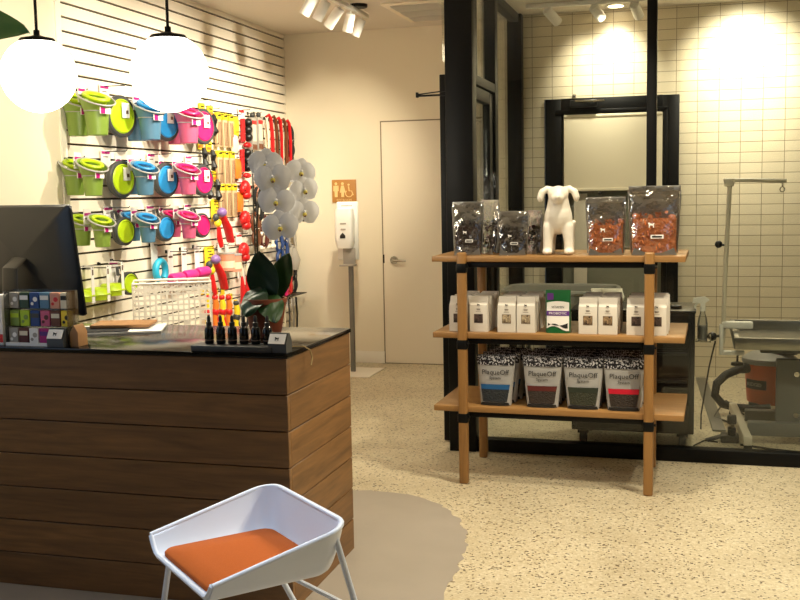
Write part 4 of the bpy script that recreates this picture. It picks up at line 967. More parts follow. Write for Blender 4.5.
# orchid -----------------------------------------------------------------------------
OX, OY = -1.562, 3.60
oc = thing('orchid', 'white moth orchid with dark leaves in a rust-brown pot on the counter', 'plant', (OX, OY, TOP))
g = G('terracotta'); g.lathe([(0.052, 0.0), (0.056, 0.004), (0.079, 0.125), (0.083, 0.128), (0.083, 0.145), (0.075, 0.145), (0.072, 0.12)], 32, capt=False); g.build('pot', oc)
g = G('soil'); g.lathe([(0.072, 0.10), (0.068, 0.122), (0.0, 0.127)], 20, capt=False); g.build('soil', oc)
def leaf(g, base, tip, width, droop=0.02, up=Vector((0, 0, 1)), fold=0.25, heart=1.0, twist=0.0):
    base, tip = Vector(base), Vector(tip); ax = tip-base; L = ax.length; a = ax.normalized()
    side = a.cross(up).normalized(); side = Matrix.Rotation(twist, 3, a) @ side; nrm = side.cross(a)
    def fn(u, v):
        w = width*(math.sin(PI*min(1, (0.03+0.97*v)**heart))**0.7)*0.5+0.002
        s_ = 2*u-1
        return base+ax*v+side*(s_*w)+nrm*(abs(s_)*w*fold+droop*math.sin(PI*v)*1.0+0.004*math.sin(11*v+4*s_))
    V0 = g.grid(fn, 9, 16); V1 = g.grid(lambda u, v: fn(u, v)-nrm*0.0025, 9, 16)
    for j in range(15):
        for i in (0, 8): g.f([V0[j][i], V0[j+1][i], V1[j+1][i], V1[j][i]])
cam_dir = Vector((0.40, -1, 0.15)).normalized()
for nm, mt, b, t_, w, tw in (('leaf', 'leaf_dark', (0.008, -0.015, 0.135), (0.006, -0.055, 0.325), 0.125, 0.0), ('leaf', 'leaf', (0.02, 0.0, 0.135), (0.108, -0.01, 0.315), 0.088, 0.3), ('leaf', 'leaf_dark', (-0.005, -0.02, 0.185), (-0.035, -0.105, 0.085), 0.10, 0.1), ('leaf', 'leaf', (0.02, -0.02, 0.16), (0.085, -0.105, 0.065), 0.095, -0.2), ('leaf', 'leaf_dark', (0.0, 0.02, 0.14), (-0.02, 0.12, 0.22), 0.10, 0.0)):
    g = G(mt); leaf(g, b, t_, w, -0.012, up=Vector((1, 0, 0)).cross(Vector(t_)-Vector(b)).normalized() if abs((Vector(t_)-Vector(b)).z) > 0.05 and nm == 'leaf' else Vector((0, 0, 1)), fold=0.18, heart=0.8, twist=tw); g.build(nm, oc, recalc=False)
g = G('stem'); st = [(-0.02, 0.01, 0.12), (-0.030, 0.01, 0.25), (-0.028, 0.01, 0.42), (-0.020, 0.02, 0.54), (0.005, 0.03, 0.62), (0.05, 0.04, 0.645), (0.10, 0.045, 0.63), (0.140, 0.05, 0.58), (0.150, 0.05, 0.50), (0.148, 0.04, 0.43)]
g.tube(st, 0.0042, 8); g.build('flower_stem', oc)
g = G('stem'); g.tube([(-0.026, 0.012, 0.12), (-0.036, 0.005, 0.30), (-0.034, 0.0, 0.55), (-0.033, 0, 0.70)], 0.003, 6); g.build('support_stake', oc)
def flower(loc, size, yaw, pitch, roll):
    M0 = Euler((pitch, roll, yaw)).to_matrix()
    g = G('petal')
    def petal(ang, L, wd, z0, curl):
        ca, sa = math.cos(ang), math.sin(ang)
        def fn(u, v):
            s_ = 2*u-1; w = wd*0.5*(math.sin(PI*min(1.0, v*0.86+0.10))**0.62)
            r = 0.004+L*v; x = s_*w; d = -z0-curl*(v*v)-0.10*L*(1-s_*s_)*math.sin(PI*v)
            return M0 @ (Vector((ca*r-sa*x, d, sa*r+ca*x))*size)
        A = g.grid(fn, 9, 8); B = g.grid(lambda u, v: fn(u, v)+M0 @ Vector((0, 0.0012, 0)), 9, 8)
        for j in range(7):
            for i in (0, 8): g.f([A[j][i], A[j+1][i], B[j+1][i], B[j][i]])
        for i in range(8): g.f([A[-1][i], A[-1][i+1], B[-1][i+1], B[-1][i]])
    for a in (90, 216, 324): petal(R(a), 0.052, 0.050, -0.004, 0.004)
    for a in (12, 168): petal(R(a), 0.058, 0.078, 0.003, -0.004)
    o = g.build('flower', oc, loc, recalc=False)
    g = G('lip'); g.ell(M0 @ (Vector((0, -0.012, -0.006))*size), 0.0085*size, 10, 8); g.m('petal'); g.ell(M0 @ (Vector((0, -0.011, 0.006))*size), 0.0055*size, 8, 6); g.m('maroon_band'); g.ell(M0 @ (Vector((0, -0.018, -0.010))*size), 0.0042*size, 8, 6)
    g.build('lip', o)
for (x, z, y, s_, yw, pt, rl_) in ((-1.532, 1.545, 3.575, 1.05, 0.45, 0.1, 0.1), (-1.496, 1.492, 3.555, 1.12, 0.30, 0.05, -0.1), (-1.490, 1.407, 3.565, 1.10, 0.35, 0.05, 0.15), (-1.475, 1.314, 3.560, 1.10, 0.25, 0.1, -0.1), (-1.417, 1.512, 3.63, 0.98, 0.75, 0.0, 0.2), (-1.405, 1.446, 3.63, 0.95, 0.8, 0.1, -0.2), (-1.408, 1.364, 3.63, 1.0, 0.70, 0.15, 0.0)):
    flower((x-OX, y-OY, z-TOP), s_, yw, pt, rl_)

# hanging plant at the upper left
hp = thing('hanging_plant', 'broad green plant leaf poking in at the upper left before the globe lamp', 'plant', (-2.46, 3.02, ZC))
g = G('leaf_bright'); leaf(g, (-0.02, -0.02, -0.76), (0.355, -0.02, -0.795), 0.16, 0.025, up=Vector((0.05, -0.85, 0.55)), fold=0.10, heart=0.75); g.build('leaf', hp, recalc=False)
g = G('leaf'); leaf(g, (-0.05, 0.0, -0.70), (-0.30, 0.05, -0.9), 0.16, 0.03, fold=0.15); g.build('leaf', hp, recalc=False)
g = G('stem'); g.tube([(-0.02, -0.02, -0.76), (-0.05, 0, -0.62), (-0.06, 0, -0.48)], 0.005, 6); g.tube([(-0.05, 0, -0.70), (-0.06, 0, -0.48)], 0.005, 6); g.build('stem', hp)
g = G('terracotta'); g.lathe([(0.06, -0.50), (0.07, -0.49), (0.10, -0.34), (0.105, -0.33), (0.09, -0.33)], 24, c=(-0.06, 0, 0)); g.build('pot', hp)
g = G('black_metal')
for a in (0, 120, 240): g.cyl((-0.06+0.10*math.cos(R(a)), 0.10*math.sin(R(a)), -0.335), (-0.06, 0, -0.004), 0.002, n=5)
g.cyl((-0.06, 0, -0.01), (-0.06, 0, 0), 0.02); g.build('hanger', hp)

# ------------------------------------------------------------------ goods on the slatted wall
# item frame: origin on the wall surface, +x out of the wall, y along the wall, z up
def hook(y, z, L=0.20):
    t = G('black_metal'); t.box((0.003, 0, 0), (0.006, 0.03, 0.022), 0.001); t.tube([(0.004, 0, 0), (L, 0, 0.0), (L+0.008, 0, 0.008)], 0.003, 6)
    o = t.build('peg_hook', None, (W, y, z)); return tag(o, 'black steel peg hook in the slatted wall', 'hook', 'peg hooks in the slatted wall')
hook0 = hook(5.03, 2.02, 0.15)
_first = [True]
def add_hook(y, z, L=None):
    if _first[0]: _first[0] = False; hook0.location = (W, y, z); return
    o = dup(hook0, (W, y, z)); o.scale = (1.0 if y < 6.6 else (0.55 if y < 7.6 else 0.42), 1, 1)
class Kind:
    """builds one thing of a kind and hands out copies of it"""
    def __init__(s, fn): s.fn = fn; s.proto = {}
    def __call__(s, key, y, z, label, group, off=0.0, rz=0.0, hk=None):
        if key not in s.proto: o = s.proto[key] = s.fn(key)
        else: o = dup(s.proto[key])
        o.location = (W+off, y, z); o.rotation_euler = (0, 0, rz); o['label'] = label; o['group'] = group
        if hk is not None: add_hook(y, z+hk)
        return o
BOWL = {'green': ('lime_dull', 'lime'), 'blue': ('blue_dull', 'blue'), 'pink': ('pink_dull', 'hot_pink')}
def mk_cup(key):
    c, sc = key[:2]; dull, br = BOWL[c]
    t = thing('travel_cup', 'x', 'cup')
    X = 0.10; off_ = key[2]
    g = G(dull); g.lathe([(0.039*sc, -0.108*sc), (0.043*sc, -0.105*sc), (0.052*sc, 0.0), (0.049*sc, 0.0), (0.041*sc, -0.10*sc)], 20, c=(X, 0, 0), sx=1.1, sy=1.0, capt=False); g.build('cup', t)
    def col(u, v):
        a = 2*PI*u; cc, ss = math.cos(a), math.sin(a)   # low side faces out and towards the door end
        rim = 0.020*sc+0.080*sc*(0.5-0.5*(0.89*cc-0.45*ss))
        r = sc*(0.050+0.024*v); return Vector((X+1.15*r*cc, r*ss*1.1, rim*v))
    g = G(dull); V = g.grid(col, 28, 6, True); V2 = g.grid(lambda u, v: Vector((X+(col(u, v).x-X)*0.95, col(u, v).y*0.95, col(u, v).z)), 28, 6, True)
    g.m('bag_white'); g.tube([col(i/28, 1.0) for i in range(28)], 0.0050, 6, closed=True); g.tube([col(i/28, 0.03) for i in range(28)], 0.0030, 6, closed=True); g.build('collar', t, recalc=False)
    g = G(br); ring = [Vector((X+0.052*sc*math.cos(2*PI*i/24), 0.052*sc*math.sin(2*PI*i/24), (0.066+0.018*(-math.cos(2*PI*i/24)+0.5*math.sin(2*PI*i/24)))*sc)) for i in range(24)]
    g.tube(ring, 0.012*sc, 8, closed=True, flat=0.8); g.lathe([(0.050*sc, 0.045*sc), (0.030*sc, 0.0)], 18, c=(X, 0, 0), capt=False); g.build('insert', t)
    g = G('card_white'); g.box((0.012, 0, 0.085*sc), (0.003, 0.07, 0.05*sc+0.04)); g.m('magenta').box((0.015, 0, 0.10*sc), (0.002, 0.060, 0.014)); g.m('ink_brown').box((0.015, 0, 0.075*sc), (0.002, 0.05, 0.005)); g.build('header_card', t)
    g = G('card_white'); g.at((X+0.062*sc, -0.030*sc, 0.004), (0, 0, R(-25))).box((0, 0, 0), (0.003, 0.055*sc, 0.036*sc)); g.m('magenta').box((0.002, -0.012*sc, 0), (0.002, 0.022*sc, 0.034*sc)); g.at(); g.build('front_label', t)
    return t
def mk_bowl(key):
    c, r = key; dull, br = BOWL[c]
    t = thing('travel_bowl', 'x', 'bowl')
    M = Euler((0, R(90), R(-12))).to_matrix().to_4x4()
    def disc(g, prof, n=36): g.X = Matrix.Translation((0.115, 0, 0)) @ M; g.lathe(prof, n); g.at()
    g = G('grey_dark'); disc(g, [(r*0.55, -0.040), (r*0.93, -0.030), (r, -0.012), (r, 0.006), (r*0.94, 0.012), (r*0.80, 0.012), (r*0.78, 0.0)]); g.build('rim', t)
    g = G(br); disc(g, [(r*0.84, 0.010), (r*0.76, 0.018), (r*0.70, 0.004), (r*0.62, -0.010), (r*0.58, 0.006), (r*0.51, 0.006), (r*0.46, -0.012), (r*0.36, -0.022), (r*0.30, -0.036), (0.001, -0.036)]); g.build('folding_rings', t)
    if r > 0.09:
        g = G('card_white'); g.X = Matrix.Translation((0.115, 0, 0)) @ M; g.box((-0.028*r/0.1, 0.02, 0.020), (0.085*r/0.12, 0.06*r/0.12, 0.003)); g.m('ink_brown').box((-0.02*r/0.1, 0.03, 0.022), (0.02, 0.02, 0.002)); g.at(); g.build('sticker', t)
    else:
        g = G('grey_dark'); g.tube([(0.06, -0.03, r*0.7), (0.05, -0.02, r*1.35), (0.05, 0.02, r*1.35), (0.06, 0.03, r*0.7)], 0.010, 8); g.build('hang_loop', t)
    g = G('card_white'); g.box((0.012, 0, r*1.0), (0.003, 0.10, 0.13)); g.m('magenta').box((0.0145, 0, r*1.0+0.05), (0.002, 0.085, 0.014)); g.m('ink_brown').box((0.0145, 0, r*1.0+0.025), (0.002, 0.05, 0.005)); g.build('header_card', t)
    return t
cup, bowl = Kind(mk_cup), Kind(mk_bowl)
PAIRS = {'top': ((5.046, 4.978), (5.664, 5.546), (6.169, 6.026)), 'second': ((4.987, 4.910), (5.585, 5.457), (6.108, 5.993)), 'third': ((5.032, 4.976), (5.571, 5.467), (6.082, 5.981))}
BY_ = {'top': (5.45, 5.99, 6.50), 'second': (5.43, 5.96, 6.47), 'third': (5.43, 5.92, 6.43)}
for rn, z, sc, br, zb in (('top', 1.90, 1.18, 0.122, 1.905), ('second', 1.555, 0.98, 0.108, 1.54), ('third', 1.265, 0.86, 0.084, 1.235)):
    for q, c in enumerate(('green', 'blue', 'pink')):
        a_, b_ = PAIRS[rn][q]
        cup((c, sc, 0), a_, z, 'smoky %s travel cup on the %s row, hung closer to the wall' % (c, rn), 'travel cups hung on the slatted wall', off=-0.01, hk=0.10*sc)
        cup((c, sc, 0), b_, z-0.005, '%s travel cup with bright insert on the %s row, hung farther out' % (c, rn), 'travel cups hung on the slatted wall', off=0.15, hk=None)
        bowl((c, br), BY_[rn][q], zb, 'dark-rimmed travel bowl with bright %s rings on the %s row' % (c, rn), 'travel bowls hung on the slatted wall', hk=br+0.055)
# fourth row: flattened bowls, a blue loop and pink toys
def mk_flat(key):
    t = thing('flat_bowl', 'x', 'bowl'); g = G('lime')
    g.lathe([(0.05, -0.035), (0.066, -0.03), (0.072, -0.004), (0.076, 0.0), (0.072, 0.006), (0.068, 0.03), (0.055, 0.036), (0.04, 0.03)], 28, c=(0.085, 0, 0)); g.build('bowl', t)
    g = G('card_white'); g.box((0.155, 0, 0.06), (0.003, 0.026, 0.20)); g.box((0.085, 0, 0.160), (0.14, 0.026, 0.003)); g.m('ink_brown').box((0.157, 0, 0.13), (0.002, 0.012, 0.03)); g.build('strap_card', t); return t
flat = Kind(mk_flat)
for k, (y, z) in enumerate(((5.01, 0.895), (5.165, 0.89), (5.32, 0.90))):
    flat('a', y, z, 'lime flattened bowl on the fourth row, %s, with white strap' % ('nearest the computer', 'middle of three', 'beside the open lime bowl')[k], 'lime flattened bowls on the fourth row', hk=0.150)
bowl(('green', 0.070), 5.46, 0.925, 'small open lime bowl with dark loop on the fourth row', 'travel bowls hung on the slatted wall', hk=0.135)
def mk_loop(key):
    t = thing('feeder_ring', 'x', 'toy'); g = G('blue_dull' if key == 'b' else 'cyan'); g.tube([(0.07+0.0*a, 0.062*math.cos(R(a)), 0.062*math.sin(R(a))) for a in range(-60, 241, 15)], 0.022, 10); g.build('ring', t)
    g = G('card_white'); g.box((0.03, 0, 0.10), (0.003, 0.08, 0.17)); g.build('card', t); return t
Kind(mk_loop)('c', 5.92, 0.965, 'light blue open ring toy above the white basket', 'ring toys', hk=0.165)
def mk_tubetoy(key):
    t = thing('tube_toy', 'x', 'toy'); g = G('pink'); g.tube([(0.07, -0.085, 0), (0.07, -0.065, 0.0), (0.07, 0.055, 0), (0.07, 0.085, 0)], [0.026, 0.036, 0.036, 0.024], 14); g.build('tube', t)
    g = G('card_white'); g.box((0.028, 0, 0.10), (0.003, 0.07, 0.18)); g.m('ink_brown').box((0.031, 0, 0.14), (0.002, 0.05, 0.012)); g.build('card', t); return t
tt = Kind(mk_tubetoy)
for k, y in enumerate((6.13, 6.32, 6.51)): tt('p', y, 0.90+0.006*k, 'bright pink tube toy on a white card, %s behind the basket' % ('left', 'middle', 'right')[k], 'pink tube toys on the fourth row', hk=0.175)

# card-hung goods right of the cups ---------------------------------------------------
def mk_comb(key):
    t = thing('grooming_comb', 'x', 'comb'); g = G('black_plastic')
    g.tube([(0.035, 0, 0.06), (0.045, 0.0, 0.02), (0.040, 0, -0.02), (0.05, 0, -0.06), (0.035, 0, -0.085)], [0.016, 0.030, 0.018, 0.032, 0.016], 10, flat=0.7); g.build('comb', t)
    g = G('yellow'); g.box((0.012, 0, 0.085), (0.004, 0.085, 0.075)); g.m('orange').box((0.015, 0, 0.07), (0.002, 0.07, 0.02)); g.m('ink').box((0.015, 0, 0.10), (0.002, 0.05, 0.008)); g.build('card', t); return t
def mk_stick(key):
    t = thing('chew_stick_pack', 'x', 'pack'); g = G('beige'); g.box((0.03, 0, -0.045), (0.022, 0.075, 0.20), 0.006); g.m('brown')
    for q in (-0.018, 0.004, 0.024): g.box((0.0415, q, -0.05), (0.002, 0.008, 0.17))
    g.build('pack', t); g = G('yellow'); g.box((0.03, 0, 0.075), (0.024, 0.078, 0.05), 0.003); g.m('ink').box((0.043, 0, 0.08), (0.002, 0.05, 0.010)); g.build('header', t); return t
comb, stick = Kind(mk_comb), Kind(mk_stick)
GC, GS = 'black combs on yellow cards', 'striped chew stick packs'
for rn, (yc, zc_), (ys, zs) in (('upper', (6.70, 1.96), (6.93, 1.93)), ('middle', (6.66, 1.71), (6.93, 1.66)), ('lower', (6.72, 1.50), (6.95, 1.42))):
    n1 = 2 if rn != 'lower' else 2
    for k in range(n1): comb('c', yc+0.13*k, zc_-0.01*k, 'black comb on a yellow card in the %s row, %s of two' % (rn, ('left', 'right')[k]), GC, hk=0.10)
    for k in range(3): stick('s', ys-0.02+0.105*k+(0.0), zs-(0.0 if rn == 'upper' else 0.0), 'striped tan chew stick pack in the %s row, %s of three' % (rn, ('left', 'middle', 'right')[k]), GS, off=0.0, hk=0.085)
def mk_pouch(key):
    t = thing('small_pouch', 'x', 'pouch'); g = G(key)
    def fn(u, v):
        a = 2*PI*u; return Vector((0.03+0.022*math.sin(a)*math.sin(PI*min(1, v*0.9+0.08))**0.6, 0.05*math.copysign(abs(math.cos(a))**0.6, math.cos(a)), -0.085+0.15*v))
    V = g.grid(fn, 20, 10, True); g.f(V[0][::-1]); g.f(V[-1]); g.build('pouch', t)
    g = G('card_white'); g.box((0.03, 0, 0.075), (0.004, 0.08, 0.03)); g.m('ink').box((0.0335, 0, -0.045) if False else (0.033, 0, 0.076), (0.002, 0.05, 0.008)); g.build('header', t); return t
sp_ = Kind(mk_pouch)
sp_('orange', 7.22, 1.645, 'orange treat pouch right of the middle row chew sticks', 'small treat pouches', hk=0.075); sp_('orange', 7.235, 1.395, 'orange treat pouch right of the lower row chew sticks', 'small treat pouches', hk=0.075)
sp_('yellow', 7.20, 1.96, 'yellow treat pouch right of the upper row chew sticks', 'small treat pouches', hk=0.075); sp_('cream', 7.18, 1.83, 'cream treat pouch under the yellow pouch', 'small treat pouches', hk=0.075)
def mk_tug(key):
    t = thing('tug_toy', 'x', 'toy'); g = G('red'); g.tube([(0.07, 0.02, 0.02), (0.085, 0.07, -0.07), (0.08, 0.12, -0.17)], [0.028, 0.038, 0.034], 12, flat=0.6); g.tube([(0.06, -0.03, -0.06), (0.06, -0.02, -0.14), (0.06, 0.01, -0.20)], [0.020, 0.03, 0.022], 10, flat=0.6); g.build('handles', t)
    g = G('purple_toy'); g.ell((0.075, 0.0, 0.045), (0.035, 0.045, 0.035)); g.m('grey_dark').ell((0.055, -0.06, 0.01), (0.022, 0.03, 0.03)); g.m('yellow').ell((0.06, -0.04, -0.03), (0.025, 0.035, 0.03)); g.build('knot', t)
    g = G('yellow'); g.box((0.014, 0.03, 0.06), (0.004, 0.15, 0.16), 0.001); g.m('ink'); [g.box((0.0165, 0.03+0.025*(k % 2), 0.10-0.022*k), (0.002, 0.06, 0.007)) for k in range(4)]; g.build('card', t); return t
tug = Kind(mk_tug)
tug('t', 6.83, 1.27, 'red paddle tug toy on a yellow card, upper of two', 'red tug toys on yellow cards', hk=0.125); tug('t', 6.70, 0.94, 'red paddle tug toy on a yellow card, lower of two', 'red tug toys on yellow cards', hk=0.125)
def mk_can(key):
    t = thing('treat_tin', 'x', 'tin'); g = G('salmon'); g.cyl((0.07, 0, -0.07), (0.07, 0, 0.05), 0.055, n=22); g.build('tin_body', t)
    g = G('bag_white'); g.cyl((0.07, 0, 0.05), (0.07, 0, 0.062), 0.058, n=22); g.build('lid', t); g = G('cream'); g.lathe([(0.0565, -0.05), (0.0565, 0.0)], 22, c=(0.07, 0, 0), capb=False, capt=False); g.build('label', t)
    g = G('card_white'); g.box((0.012, 0, 0.075), (0.003, 0.06, 0.11)); g.build('hang_tab', t); return t
can = Kind(mk_can); can('c', 7.02, 0.945, 'salmon treat tin hung right of the lower tug toy', 'treat tins', hk=0.12); can('c', 6.90, 0.962, 'salmon treat tin hung half behind the right tin', 'treat tins', hk=0.12)
def mk_bundle(key):
    a, b = key; t = thing('rope_toy', 'x', 'toy'); g = G(a); g.tube([(0.05, 0, 0.10), (0.06, 0.005, 0.02), (0.05, -0.008, -0.08), (0.055, 0.0, -0.14)], [0.014, 0.024, 0.019, 0.026], 10); g.build('rope', t)
    g = G(b); g.ell((0.055, 0, -0.03), (0.028, 0.028, 0.034)); g.ell((0.055, 0, 0.075), (0.022, 0.024, 0.022)); g.tube([(0.055, 0.012, -0.05), (0.07, 0.018, -0.17)], [0.012, 0.02], 8); g.build('knot', t)
    g = G('yellow'); g.box((0.012, 0, 0.12), (0.003, 0.055, 0.05)); g.build('tag', t); return t
bun = Kind(mk_bundle)
for k, y in enumerate((6.60, 6.71, 6.82, 6.93)): bun(('yellow', 'red') if k % 2 == 0 else ('orange', 'red'), y, 0.65-0.012*k, 'yellow and red rope toy low on the wall, %s of four' % ('first', 'second', 'third', 'fourth')[k], 'rope toys low on the slatted wall', hk=0.135)
bun(('yellow', 'grey_dark'), 7.06, 0.56, 'yellow and black toy right of the four rope toys', 'rope toys low on the slatted wall', hk=0.135)
def mk_blackclip(key):
    t = thing('looped_lead', 'x', 'lead'); g = G('black_cloth'); g.tube([(0.06, 0.05*math.cos(R(a)), 0.09*math.sin(R(a))-0.03) for a in range(0, 360, 20)], 0.009, 7, closed=True); g.build('loop', t)
    g = G('card_white'); g.box((0.014, 0, 0.06), (0.003, 0.06, 0.08)); g.build('card', t); return t
lead = Kind(mk_blackclip); lead('b', 7.20, 0.55, 'black looped lead beside the plant pot low on the wall', 'looped leads', hk=0.085); lead('b', 7.40, 0.50, 'black looped lead behind the plant pot', 'looped leads', hk=0.085)
def mk_brush(key):
    t = thing('toothbrush_pack', 'x', 'brush'); g = G('red'); g.tube([(0.045, 0, -0.16), (0.05, 0.0, -0.05), (0.045, 0, 0.05)], [0.018, 0.021, 0.008], 9); g.build('handle', t)
    g = G('cream'); g.tube([(0.045, 0, 0.045), (0.045, 0, 0.13)], [0.008, 0.011], 8); g.m('card_white').box((0.02, 0, 0.09), (0.003, 0.045, 0.12)); g.build('blister', t); return t
tb_ = Kind(mk_brush)
for k, y in enumerate((7.20, 7.29, 7.38)): tb_('r', y, 0.775, 'red handled toothbrush in a clear pack, %s of three' % ('left', 'middle', 'right')[k], 'red toothbrushes', hk=0.145)
def mk_fetch(key):
    t = thing('ball_toy', 'x', 'toy'); g = G('black_plastic')
    for z in (0.055, 0.0, -0.055): g.ell((0.055, 0.02, z), (0.034, 0.040, 0.034))
    g.build('balls', t); g = G('red'); g.tube([(0.045, -0.055, 0.08), (0.045, -0.06, -0.09)], 0.020, 8); g.ell((0.045, 0.02, -0.115), (0.028, 0.05, 0.022)); g.build('handle', t)
    g = G('card_white'); g.box((0.012, 0, 0.115), (0.003, 0.11, 0.09)); g.m('red').box((0.0145, 0, 0.14), (0.002, 0.09, 0.018)); g.build('card', t); return t
ft = Kind(mk_fetch)
ft('f', 7.36, 1.93, 'black ball toy with red handle on a white card, upper one', 'black and red ball toys', hk=0.15); ft('f', 7.33, 1.70, 'black ball toy with red handle on a white card, lower one', 'black and red ball toys', hk=0.15)
def mk_mitt(key):
    t = thing('mitt_toy', 'x', 'toy'); g = G(key); g.ell((0.05, 0, 0), (0.040, 0.055, 0.06)); g.ell((0.055, 0.01, -0.055), (0.034, 0.05, 0.034)); g.ell((0.055, -0.055, -0.01), (0.024, 0.026, 0.034)); g.build('mitt', t)
    g = G('card_white'); g.box((0.012, 0, 0.09), (0.003, 0.11, 0.09)); g.m('red').box((0.0145, 0, 0.11), (0.002, 0.09, 0.012)); g.build('card', t); return t
mt_ = Kind(mk_mitt)
mt_('red', 7.30, 1.49, 'red rounded mitt toy, upper one of three in a column', 'red mitt toys', hk=0.125); mt_('red', 7.28, 1.26, 'red rounded mitt toy, middle one of three in a column', 'red mitt toys', hk=0.125); mt_('red', 7.24, 1.02, 'red rounded mitt toy, lowest of three in a column', 'red mitt toys', hk=0.125)
mt_('salmon', 7.57, 1.49, 'salmon mitt toy behind the orchid stem', 'red mitt toys', hk=0.125)
def mk_box(key):
    t = thing('boxed_brush', 'x', 'box'); g = G('paper_grey'); g.box((0.035, 0, 0), (0.04, 0.085, 0.25), 0.002); g.m('cream').box((0.0555, 0, 0.02), (0.002, 0.06, 0.15)); g.build('box', t)
    g = G('red'); g.box((0.056, 0, 0.088), (0.003, 0.078, 0.03)); g.m('brown').box((0.056, 0, -0.10), (0.003, 0.08, 0.04)); g.build('label_band', t)
    g = G('grey_dark'); g.ell((0.04, 0, 0.145), (0.018, 0.025, 0.022)); g.build('cap', t); return t
bxk = Kind(mk_box); bxk('b', 7.50, 1.905, 'grey boxed brush with red band, left of two', 'grey boxed brushes', hk=0.16); bxk('b', 7.62, 1.915, 'grey boxed brush with red band, right of two', 'grey boxed brushes', hk=0.16)
def mk_leash(key):
    a, b = key; t = thing('leash', 'x', 'leash'); g = G(a)
    g.tube([(0.07, -0.02, 0.02), (0.085, 0.0, 0.035), (0.09, 0.02, 0.01), (0.092, 0.035, -0.10), (0.085, 0.05, -0.22), (0.08, 0.06, -0.36)], [0.014, 0.016, 0.016, 0.014, 0.014, 0.012], 8, flat=0.7); g.build('webbing', t)
    g = G(b); g.tube([(0.075, -0.025, 0.01), (0.08, -0.01, -0.12), (0.07, 0.01, -0.34)], 0.013, 8, flat=0.6); g.m('cream').box((0.06, 0.0, -0.15), (0.006, 0.04, 0.22)); g.build('sleeve', t); return t
ls = Kind(mk_leash)
for k, (y, key) in enumerate(((7.72, ('red', 'cream')), (7.82, ('brown', 'red')), (7.92, ('red', 'black_cloth')), (8.02, ('brown', 'cream')), (8.11, ('red', 'red')))):
    ls(key, y, 2.03-0.005*k, '%s leash hanging near the wall corner, %s from the left' % ({'red': 'red', 'brown': 'brown'}[key[0]], ('first', 'second', 'third', 'fourth', 'fifth')[k]), 'leashes by the wall corner', hk=0.02)
def mk_harness(key):
    t = thing('dog_harness', 'x', 'harness'); g = G(key)
    g.tube([(0.06, 0.07*math.cos(R(a)), 0.075*math.sin(R(a))) for a in range(0, 360, 24)], 0.013, 8, closed=True); g.tube([(0.065, 0.065*math.cos(R(a)), 0.055*math.sin(R(a))-0.12) for a in range(0, 360, 24)], 0.014, 8, closed=True); g.tube([(0.075, 0.0, 0.06), (0.085, 0.01, -0.04), (0.08, 0, -0.16)], 0.02, 8, flat=0.5); g.build('straps', t)
    g = G('chrome'); g.tube([(0.09, 0.012*math.cos(R(a)), -0.05+0.012*math.sin(R(a))) for a in range(0, 360, 40)], 0.003, 6, closed=True); g.build('ring', t); return t
hn = Kind(mk_harness)
hn('black_cloth', 8.21, 1.93, 'black harness hanging in the wall corner right of the leashes', 'harnesses on the slatted wall', hk=0.075); hn('black_cloth', 8.19, 1.74, 'black harness below the corner harness', 'harnesses on the slatted wall', hk=0.075)
hn('black_cloth', 7.52, 1.42, 'black harness half hidden behind the orchid flowers', 'harnesses on the slatted wall', hk=0.075)
hn('brown', 7.45, 1.22, 'brown harness beside the red mitt toys', 'harnesses on the slatted wall', hk=0.075); hn('maroon_band', 7.60, 1.20, 'dark red harness behind the orchid stem', 'harnesses on the slatted wall', hk=0.075)
hn('blue_deep', 8.02, 1.10, 'blue harness right of the white bone toys', 'harnesses on the slatted wall', hk=0.075); hn('blue_deep', 7.92, 1.04, 'blue harness nearest the white bone toys', 'harnesses on the slatted wall', hk=0.075)
hn('paper_grey', 8.20, 1.06, 'grey harness in the corner beside the blue ones', 'harnesses on the slatted wall', hk=0.075)
hn('hot_pink', 7.98, 0.75, 'bright pink harness above the wire shelf', 'harnesses on the slatted wall', hk=0.075); hn('red', 8.08, 0.78, 'red harness above the wire shelf', 'harnesses on the slatted wall', hk=0.075); hn('black_cloth', 8.19, 0.79, 'black harness above the wire shelf in the corner', 'harnesses on the slatted wall', hk=0.075)
hn('hot_pink', 7.80, 0.66, 'bright pink harness half hidden by the orchid leaf', 'harnesses on the slatted wall', hk=0.075)
def mk_bone(key):
    t = thing('bone_toy', 'x', 'toy'); g = G('white_ceramic'); g.tube([(0.06, 0, -0.05), (0.06, 0, 0.05)], 0.014, 8)
    for z in (-0.055, 0.055):
        for y in (-0.016, 0.016): g.ell((0.06, y, z), 0.020, 10, 8)
    g.build('bone', t); g = G('card_white'); g.box((0.03, 0, 0.085), (0.003, 0.05, 0.05)); g.build('tag', t); return t
bn = Kind(mk_bone)
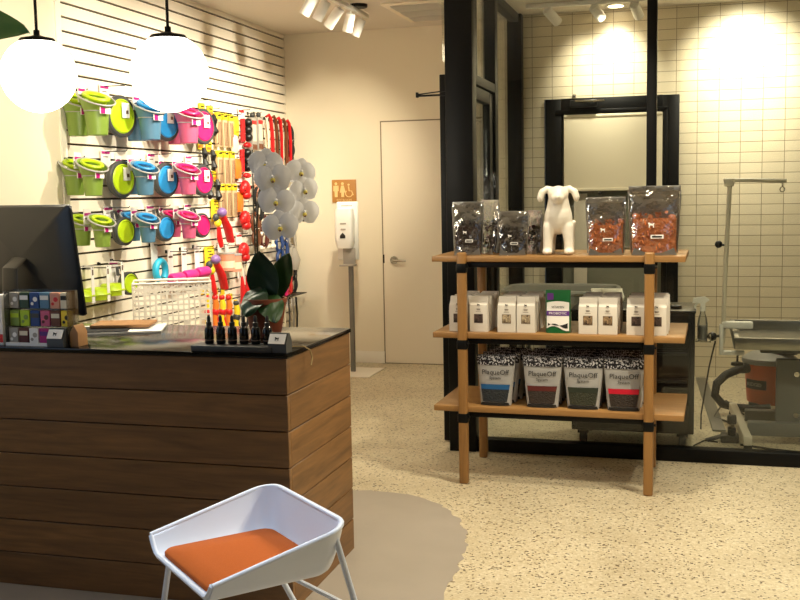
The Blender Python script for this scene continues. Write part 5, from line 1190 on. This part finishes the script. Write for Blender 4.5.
for k, y in enumerate((7.56, 7.67, 7.78)): bn('w', y, 1.075, 'white bone toy behind the orchid, %s of three' % ('left', 'middle', 'right')[k], 'white bone toys', hk=0.105)
g = G('paper_grey'); g.tube([(0.07, 0, -0.10), (0.075, 0, -0.02), (0.07, 0, 0.08)], [0.045, 0.065, 0.03], 14, flat=0.8); g.m('grey_dark').tube([(0.07, -0.03, 0.07), (0.05, 0, 0.115), (0.07, 0.03, 0.07)], 0.006, 6); o = g.build('hanging_pouch', None, (W, 8.20, 0.90)); tag(o, 'grey fabric pouch hanging in the corner above the pink harness', 'pouch'); add_hook(8.20, 1.01)
# wire shelf low in the corner with pens below
ws = thing('wire_shelf', 'black wire shelf low in the wall corner under the harnesses', 'shelf', (W, 8.02, 0.60))
g = G('black_metal'); g.tube([(0, -0.22, 0), (0.16, -0.22, 0), (0.16, 0.22, 0), (0, 0.22, 0)], 0.004, 6)
for k in range(8): g.cyl((0.003, -0.20+0.057*k, 0), (0.16, -0.20+0.057*k, 0), 0.0025, n=6)
g.box((0.003, -0.22, 0), (0.006, 0.03, 0.03)); g.box((0.003, 0.22, 0), (0.006, 0.03, 0.03)); g.build('wire', ws)
def mk_tube(key):
    t = thing('hanging_strap', 'x', 'strap'); g = G(key); g.tube([(0.06, 0, 0.10), (0.065, 0.005, -0.05), (0.06, 0, -0.20)], 0.010, 8, flat=0.7); g.build('strap', t); g = G('card_white' if key != 'cream' else 'blue'); g.box((0.05, 0, 0.06), (0.004, 0.035, 0.07)); g.build('card', t); return t
hs_ = Kind(mk_tube)
for k, (y, key, cn) in enumerate(((7.78, 'grey_dark', 'dark grey'), (7.88, 'teal', 'teal'), (7.98, 'cream', 'cream'), (8.08, 'grey_dark', 'dark grey'), (8.18, 'paper_grey', 'light grey'), (8.25, 'black_cloth', 'black'))):
    hs_(key, y, 0.46, '%s strap hanging below the wire shelf, %s from the left' % (cn, ('first', 'second', 'third', 'fourth', 'fifth', 'sixth')[k]), 'straps below the wire shelf', hk=0.09)
